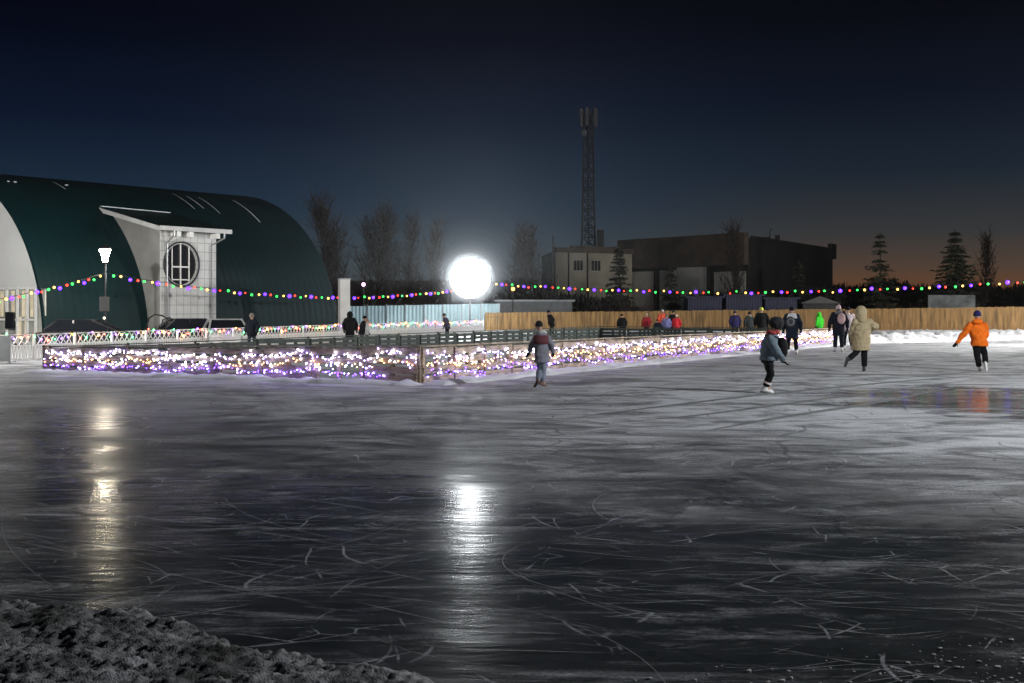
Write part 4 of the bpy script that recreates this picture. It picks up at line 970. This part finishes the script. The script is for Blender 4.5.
# boy in grey blue jacket, gliding to the right
d = HC*F/(393-YH)
J = joints(767, d, R(-72), 1.50, head=(776.5,324.5,0), neck=(773,333.5,0), chest=(769.5,343,0), hip=(767.5,358,0), shl=(769,337.5,.15), shr=(768.5,338,-.15), ell=(777,349,.2), elr=(774,350,-.22), hal=(781,357,.16), har=(782.5,360.5,-.14),
   hpl=(767.5,359,.07), hpr=(767.5,360,-.07), knl=(771,374,.06), knr=(770,374.5,-.07), anl=(765.5,387.2,.05), anr=(764.5,387.8,-.06), tol=(773,389.2,.05), tor=(772,389.8,-.06))
boy, BP = person(767, d, 1.50, 'boy in grey blue jacket and black fur hat gliding towards the right', J=J, coat=cloth('grey_blue_jacket', (.12,.155,.185)), hem=.70, trousers=blk2, hat=blk, scarf=cloth('dusty_red_scarf', (.34,.06,.06)), boots=bootw, gloves=blk, fat=1.12)
fur = MB().ell(BP['head']+Vector((0,0,.03)), (.135,.15,.125), R(-72)).build('fur_hat', mat('black_fur', (.010,.010,.011), .95, var=.3), boy, True, voxel=.02, disp=lambda c: .022*noise.noise((c.x*30,c.y*30,c.z*30)))
for k in 'lr':
    c = BP['kn'+k].lerp(BP['an'+k], .62); ax = (BP['an'+k]-BP['kn'+k]).normalized(); MB().tube([c-ax*.018, c+ax*.018], .083, 14).build('reflective_band', mat('reflective_band', (.6,.5,.48), .4, var=.1), boy)
bag = thing('backpack', 'dark bag held in front of the boy in the grey blue jacket', 'bag', BP['chest']+Vector((.2,0,-.3)))
c = BP['chest']; MB().ell(c+Vector((.22,-.05,-.10)), (.12,.17,.22)).build('bag_body', blk, bag, True, voxel=.02); MB().tube([c+Vector((.18,-.1,.08)), c+Vector((.08,-.17,.12)), c+Vector((-.02,-.16,.10))], .018, 6).build('strap', blk, bag)

# beige long coat, seen from behind, left leg kicked back
d = HC*F/(371.5-YH)
J = joints(861, d, R(-18), 1.68, head=(861.5,312.0,.04), neck=(862,318.5,.02), chest=(862,327,0), hip=(862,343,0), shl=(855.5,321.5,0), shr=(869,321.5,0), ell=(853,333,.1), elr=(877,326.5,.12), hal=(855,342,.22), har=(874,330.5,.34),
   hpl=(859,344.5,0), hpr=(864.5,344.5,.03), knl=(855.5,352.5,-.05), knr=(865,356,.06), anl=(845.5,359.3,-.24), anr=(864.2,368.0,.0), tol=(843.8,366.5,-.22), tor=(865,370.5,.16))
bc, P1 = person(861, d, 1.68, 'adult in long beige hooded puffer coat skating away, left leg kicked back', J=J, coat=cloth('beige_puffer', (.40,.325,.20)), hem=.545, trousers=blk2, hood=True, boots=bootb, gloves=cloth('beige_cuff', (.38,.31,.19)), quilt=.115, fat=1.13)

# orange jacket, back to camera, left arm out, right foot lifted
d = HC*F/(371.3-YH)
J = joints(980, d, R(-6), 1.62, head=(977.5,315.5,.02), neck=(976.5,322,0), chest=(977,330,0), hip=(979,343.5,0), shl=(970,325,0), shr=(984.5,325,0), ell=(964.5,334,.05), elr=(987.5,335,.08), hal=(958.5,342.5,.10), har=(986,342.5,.2),
   hpl=(976.2,346,0), hpr=(982.2,346,.02), knl=(978,357,.04), knr=(985.8,355,.06), anl=(979.3,367.6,.0), anr=(983.2,364,-.16), tol=(980.2,369.6,.15), tor=(983.6,370.2,-.20))
oj, P2 = person(980, d, 1.62, 'skater in bright orange jacket seen from behind with left arm held out', J=J, coat=cloth('orange_jacket', (.78,.155,.012)), hem=.665, trousers=blk2, hat=cloth('dark_blue_beanie', (.02,.022,.10)), hoodm=cloth('orange_hood', (.78,.155,.012)), boots=bootw, gloves=blk, quilt=.20, fat=1.10)

# girl striding left of centre, in front of the fence
d = HC*F/(387-YH)
J = joints(541, d, R(25), 1.34, head=(539,326,.0), neck=(541,333,0), chest=(541.5,341,0), hip=(542,355,0), shl=(536,337,0), shr=(547,337,.02), ell=(531.5,345,.06), elr=(551.5,345,-.03), hal=(529,352,.08), har=(553,352.5,.05),
   hpl=(539.5,357,0), hpr=(544.5,357,0), knl=(540,369,.05), knr=(543.5,369,.02), anl=(537.5,381,-.10), anr=(542.2,382.3,.05), tol=(535,384.5,-.05), tor=(546.5,384.3,.12))
gl, P3 = person(541, d, 1.34, 'child in red and grey top and slate blue trousers striding past the lit fence', J=J, coat=cloth('slate_purple_jacket', (.20,.20,.24)), hem=.63, trousers=cloth('slate_blue_trousers', (.20,.225,.29)), hat=cloth('black_knit_hat', (.014,.016,.02)), scarf=cloth('pale_grey_scarf', (.5,.5,.5)), boots=cloth('brown_skate_boot', (.20,.12,.10)), gloves=blk, fat=1.02)
MB().loft([(P3['chest']-Vector((0,0,.06)),.185,.145),(P3['chest']+Vector((0,0,.02)),.19,.142),(P3['chest']+Vector((0,0,.12)),.16,.12)], 20, R(25)).build('chest_panel', cloth('dusty_red_panel', (.12,.04,.05)), gl, True)

# dark coat, white scarf
d = HC*F/(354.5-YH)
p4, P4 = person(792, d, 1.62, 'skater in long dark coat with white scarf and round dark backpack', yaw=R(-12), coat=cloth('dark_navy_long_coat', (.010,.016,.027)), hem=.56, trousers=blk2, hat=cloth('black_hat', (.012,.012,.014)), scarf=None, boots=bootw, gloves=blk, stance=.08, arms=(.10,.11), fat=1.12)
MB().loft([(P4['neck']-Vector((0,0,.13)),.225,.15),(P4['neck']-Vector((0,0,.03)),.20,.14),(P4['neck']+Vector((0,0,.045)),.125,.115)], 20, R(-12)).build('scarf', cloth('white_scarf', (.66,.67,.70)), p4, True, voxel=.02, disp=lambda c: .012*noise.noise((c.x*15,c.y*15,c.z*15)))
bp_ = thing('backpack', 'round dark grey backpack on the skater with the white scarf', 'backpack', P4['chest']+Vector((-.08,-.2,-.12)))
c = P4['chest']+Vector((-.10,-.20,-.08)); MB().ell(c, (.17,.10,.19)).build('pouch', cloth('grey_backpack', (.05,.055,.06)), bp_, True); MB().tube([c+Vector((.10*math.cos(a),-.085,.11*math.sin(a))) for a in [2*PI*i/16 for i in range(17)]], .012, 6).build('piping', mat('grey_piping', (.25,.26,.27), .6, var=0), bp_)

# pair near the beige coat
d = HC*F/(352-YH)
p5, P5 = person(838.5, d, 1.68, 'skater in dark coat with pale pink hood and pink pouch beside the beige coat', yaw=R(-8), coat=cloth('ink_coat', (.009,.010,.018)), hem=.60, trousers=navy, hood=False, hat=cloth('pale_pink_hat', (.55,.42,.44)), hoodm=cloth('grey_fur_collar', (.14,.15,.17)), boots=bootw, gloves=blk, stance=.05, arms=(.10,.12), fat=1.1, hair=hair_m)
pk = thing('backpack', 'pale pink backpack worn over the dark coat beside the beige coat', 'backpack', P5['chest']+Vector((.02,-.2,-.1)))
c = P5['chest']+Vector((.05,-.20,-.03)); MB().ell(c, (.15,.09,.20)).build('pouch', cloth('pink_bag', (.46,.30,.31)), pk, True)
for sg in (-1,1): MB().tube([c+Vector((sg*.11,.02,.14)), c+Vector((sg*.13,.08,.26)), c+Vector((sg*.12,.22,.27))], .02, 6).build('strap', blk, pk)
p6, P6 = person(848, d+2.2, 1.62, 'skater in pale pink jacket half hidden between the dark coat and beige coat', yaw=R(15), coat=cloth('pale_pink_jacket', (.50,.43,.45)), hem=.74, trousers=blk2, hat=blk, boots=bootw, gloves=blk, arms=(.06,.06))

# people inside and behind the island
def far(px, yh, d, lab, yaw=0, **k):
    H = ZZ(yh, d); kk = dict(hem=.72*H/1.7/(H/1.7), trousers=blk2, boots=bootb, gloves=blk, fine=False, fat=1.1); kk.update(k); return person(px, d, H, lab, yaw=yaw, **kk)
far(252, 313.5, 46.5, 'lone onlooker in dark jacket and grey hat in front of the coloured lattice', R(160), coat=navy, hat=cloth('grey_hat', (.22,.19,.17)), trousers=cloth('dark_jeans', (.03,.035,.05)), skates=False)
far(350, 312.0, 50, 'dark hooded figure standing straight in front of the white pillar', R(200), coat=blk, hood=True, skates=False, hem=.5)
far(361.5, 316.0, 51, 'person in black coat leaning towards the child beside the pillar', R(-70), coat=blk, hat=blk, skates=False, lean=.22)
far(367, 319.0, 52.5, 'small child in pale jacket reaching forward beside the black coat', R(-80), coat=cloth('pale_grey_jacket', (.42,.42,.42)), hat=cloth('tan_hat', (.3,.22,.15)), arms=(.02,.30), skates=False)
far(447.5, 313.5, 62, 'skater in purple grey jacket leaning left before the lattice below the floodlight', R(70), coat=cloth('purple_grey_jacket', (.06,.05,.085)), hat=cloth('dark_cap', (.03,.028,.03)), lean=.30, arms=(.10,.22))
far(552, 310.5, 68, 'dark clothed skater leaning over in front of the left yellow boards', R(60), coat=blk, hat=blk, lean=.34)
far(622, 314.0, 66, 'small black dressed child in front of the yellow boards, left of the red jacket', R(10), coat=blk, hat=blk)
far(646.5, 313.5, 67, 'child in dark red jacket and pale hat behind the island', R(20), coat=cloth('dark_red_jacket', (.24,.018,.025)), hat=cloth('cream_hat', (.50,.36,.28)))
far(657.5, 319.5, 66, 'smallest dark clothed child beside the dark red jacket', R(0), coat=navy, hat=blk)
far(662.5, 309.5, 70, 'taller person in coral jacket and white hat at the back of the cluster', R(10), coat=cloth('coral_jacket', (.62,.10,.05)), hat=cloth('white_hat', (.55,.5,.45)))
far(666.5, 315.0, 66, 'child in lilac blue jacket in the middle of the cluster', R(-10), coat=cloth('lilac_jacket', (.17,.17,.36)), hat=cloth('mauve_hat', (.2,.16,.2)), fat=1.3)
far(673.5, 310.5, 70, 'dark dressed person standing behind the bright red jacket', R(0), coat=blk, hat=cloth('dark_green_hat', (.02,.04,.03)))
far(676.5, 314.5, 66, 'child in bright red jacket and white hat at the right of the cluster', R(-20), coat=cloth('bright_red_jacket', (.66,.035,.045)), hat=cloth('off_white_hat', (.6,.54,.48)))
far(735, 311.0, 64, 'person in deep blue jacket far behind the island, left of the grey scarf', R(0), coat=cloth('deep_blue_jacket', (.022,.02,.07)), hat=cloth('blue_hat', (.03,.03,.06)))
far(749.5, 312.0, 64, 'person in black coat with pale grey front behind the island', R(15), coat=cloth('charcoal_coat', (.03,.034,.035)), hat=blk, scarf=cloth('grey_scarf', (.2,.22,.21)))
far(761.5, 307.5, 58, 'black coated person in yellow hat right behind the boy', R(0), coat=blk, hat=cloth('neon_yellow_hat', (.55,.62,.10)))
far(820, 312.5, 64, 'child in neon green hooded jacket beyond the end of the lit fence', R(35), coat=cloth('neon_green_jacket', (.04,.45,.03)), hood=True, lean=.12, trousers=cloth('green_trousers', (.03,.12,.03)))

# thin haze added to give the floodlight its halo
if HAZE:
    hz = MB().box((0, 180, 14.0), (660, 500, 30.4)).build('haze', None); tag(hz, kind='stuff')
    m = bpy.data.materials.new('halo_haze'); m.use_nodes = True; n = m.node_tree.nodes; n.remove(n['Principled BSDF'])
    pv = n.new('ShaderNodeVolumePrincipled'); pv.inputs['Color'].default_value = (.9,.93,.97,1); pv.inputs['Density'].default_value = HAZE; pv.inputs['Anisotropy'].default_value = .82
    m.node_tree.links.new(pv.outputs[0], n['Material Output'].inputs['Volume']); hz.data.materials.append(m)
    C.cycles.volume_bounces = 0
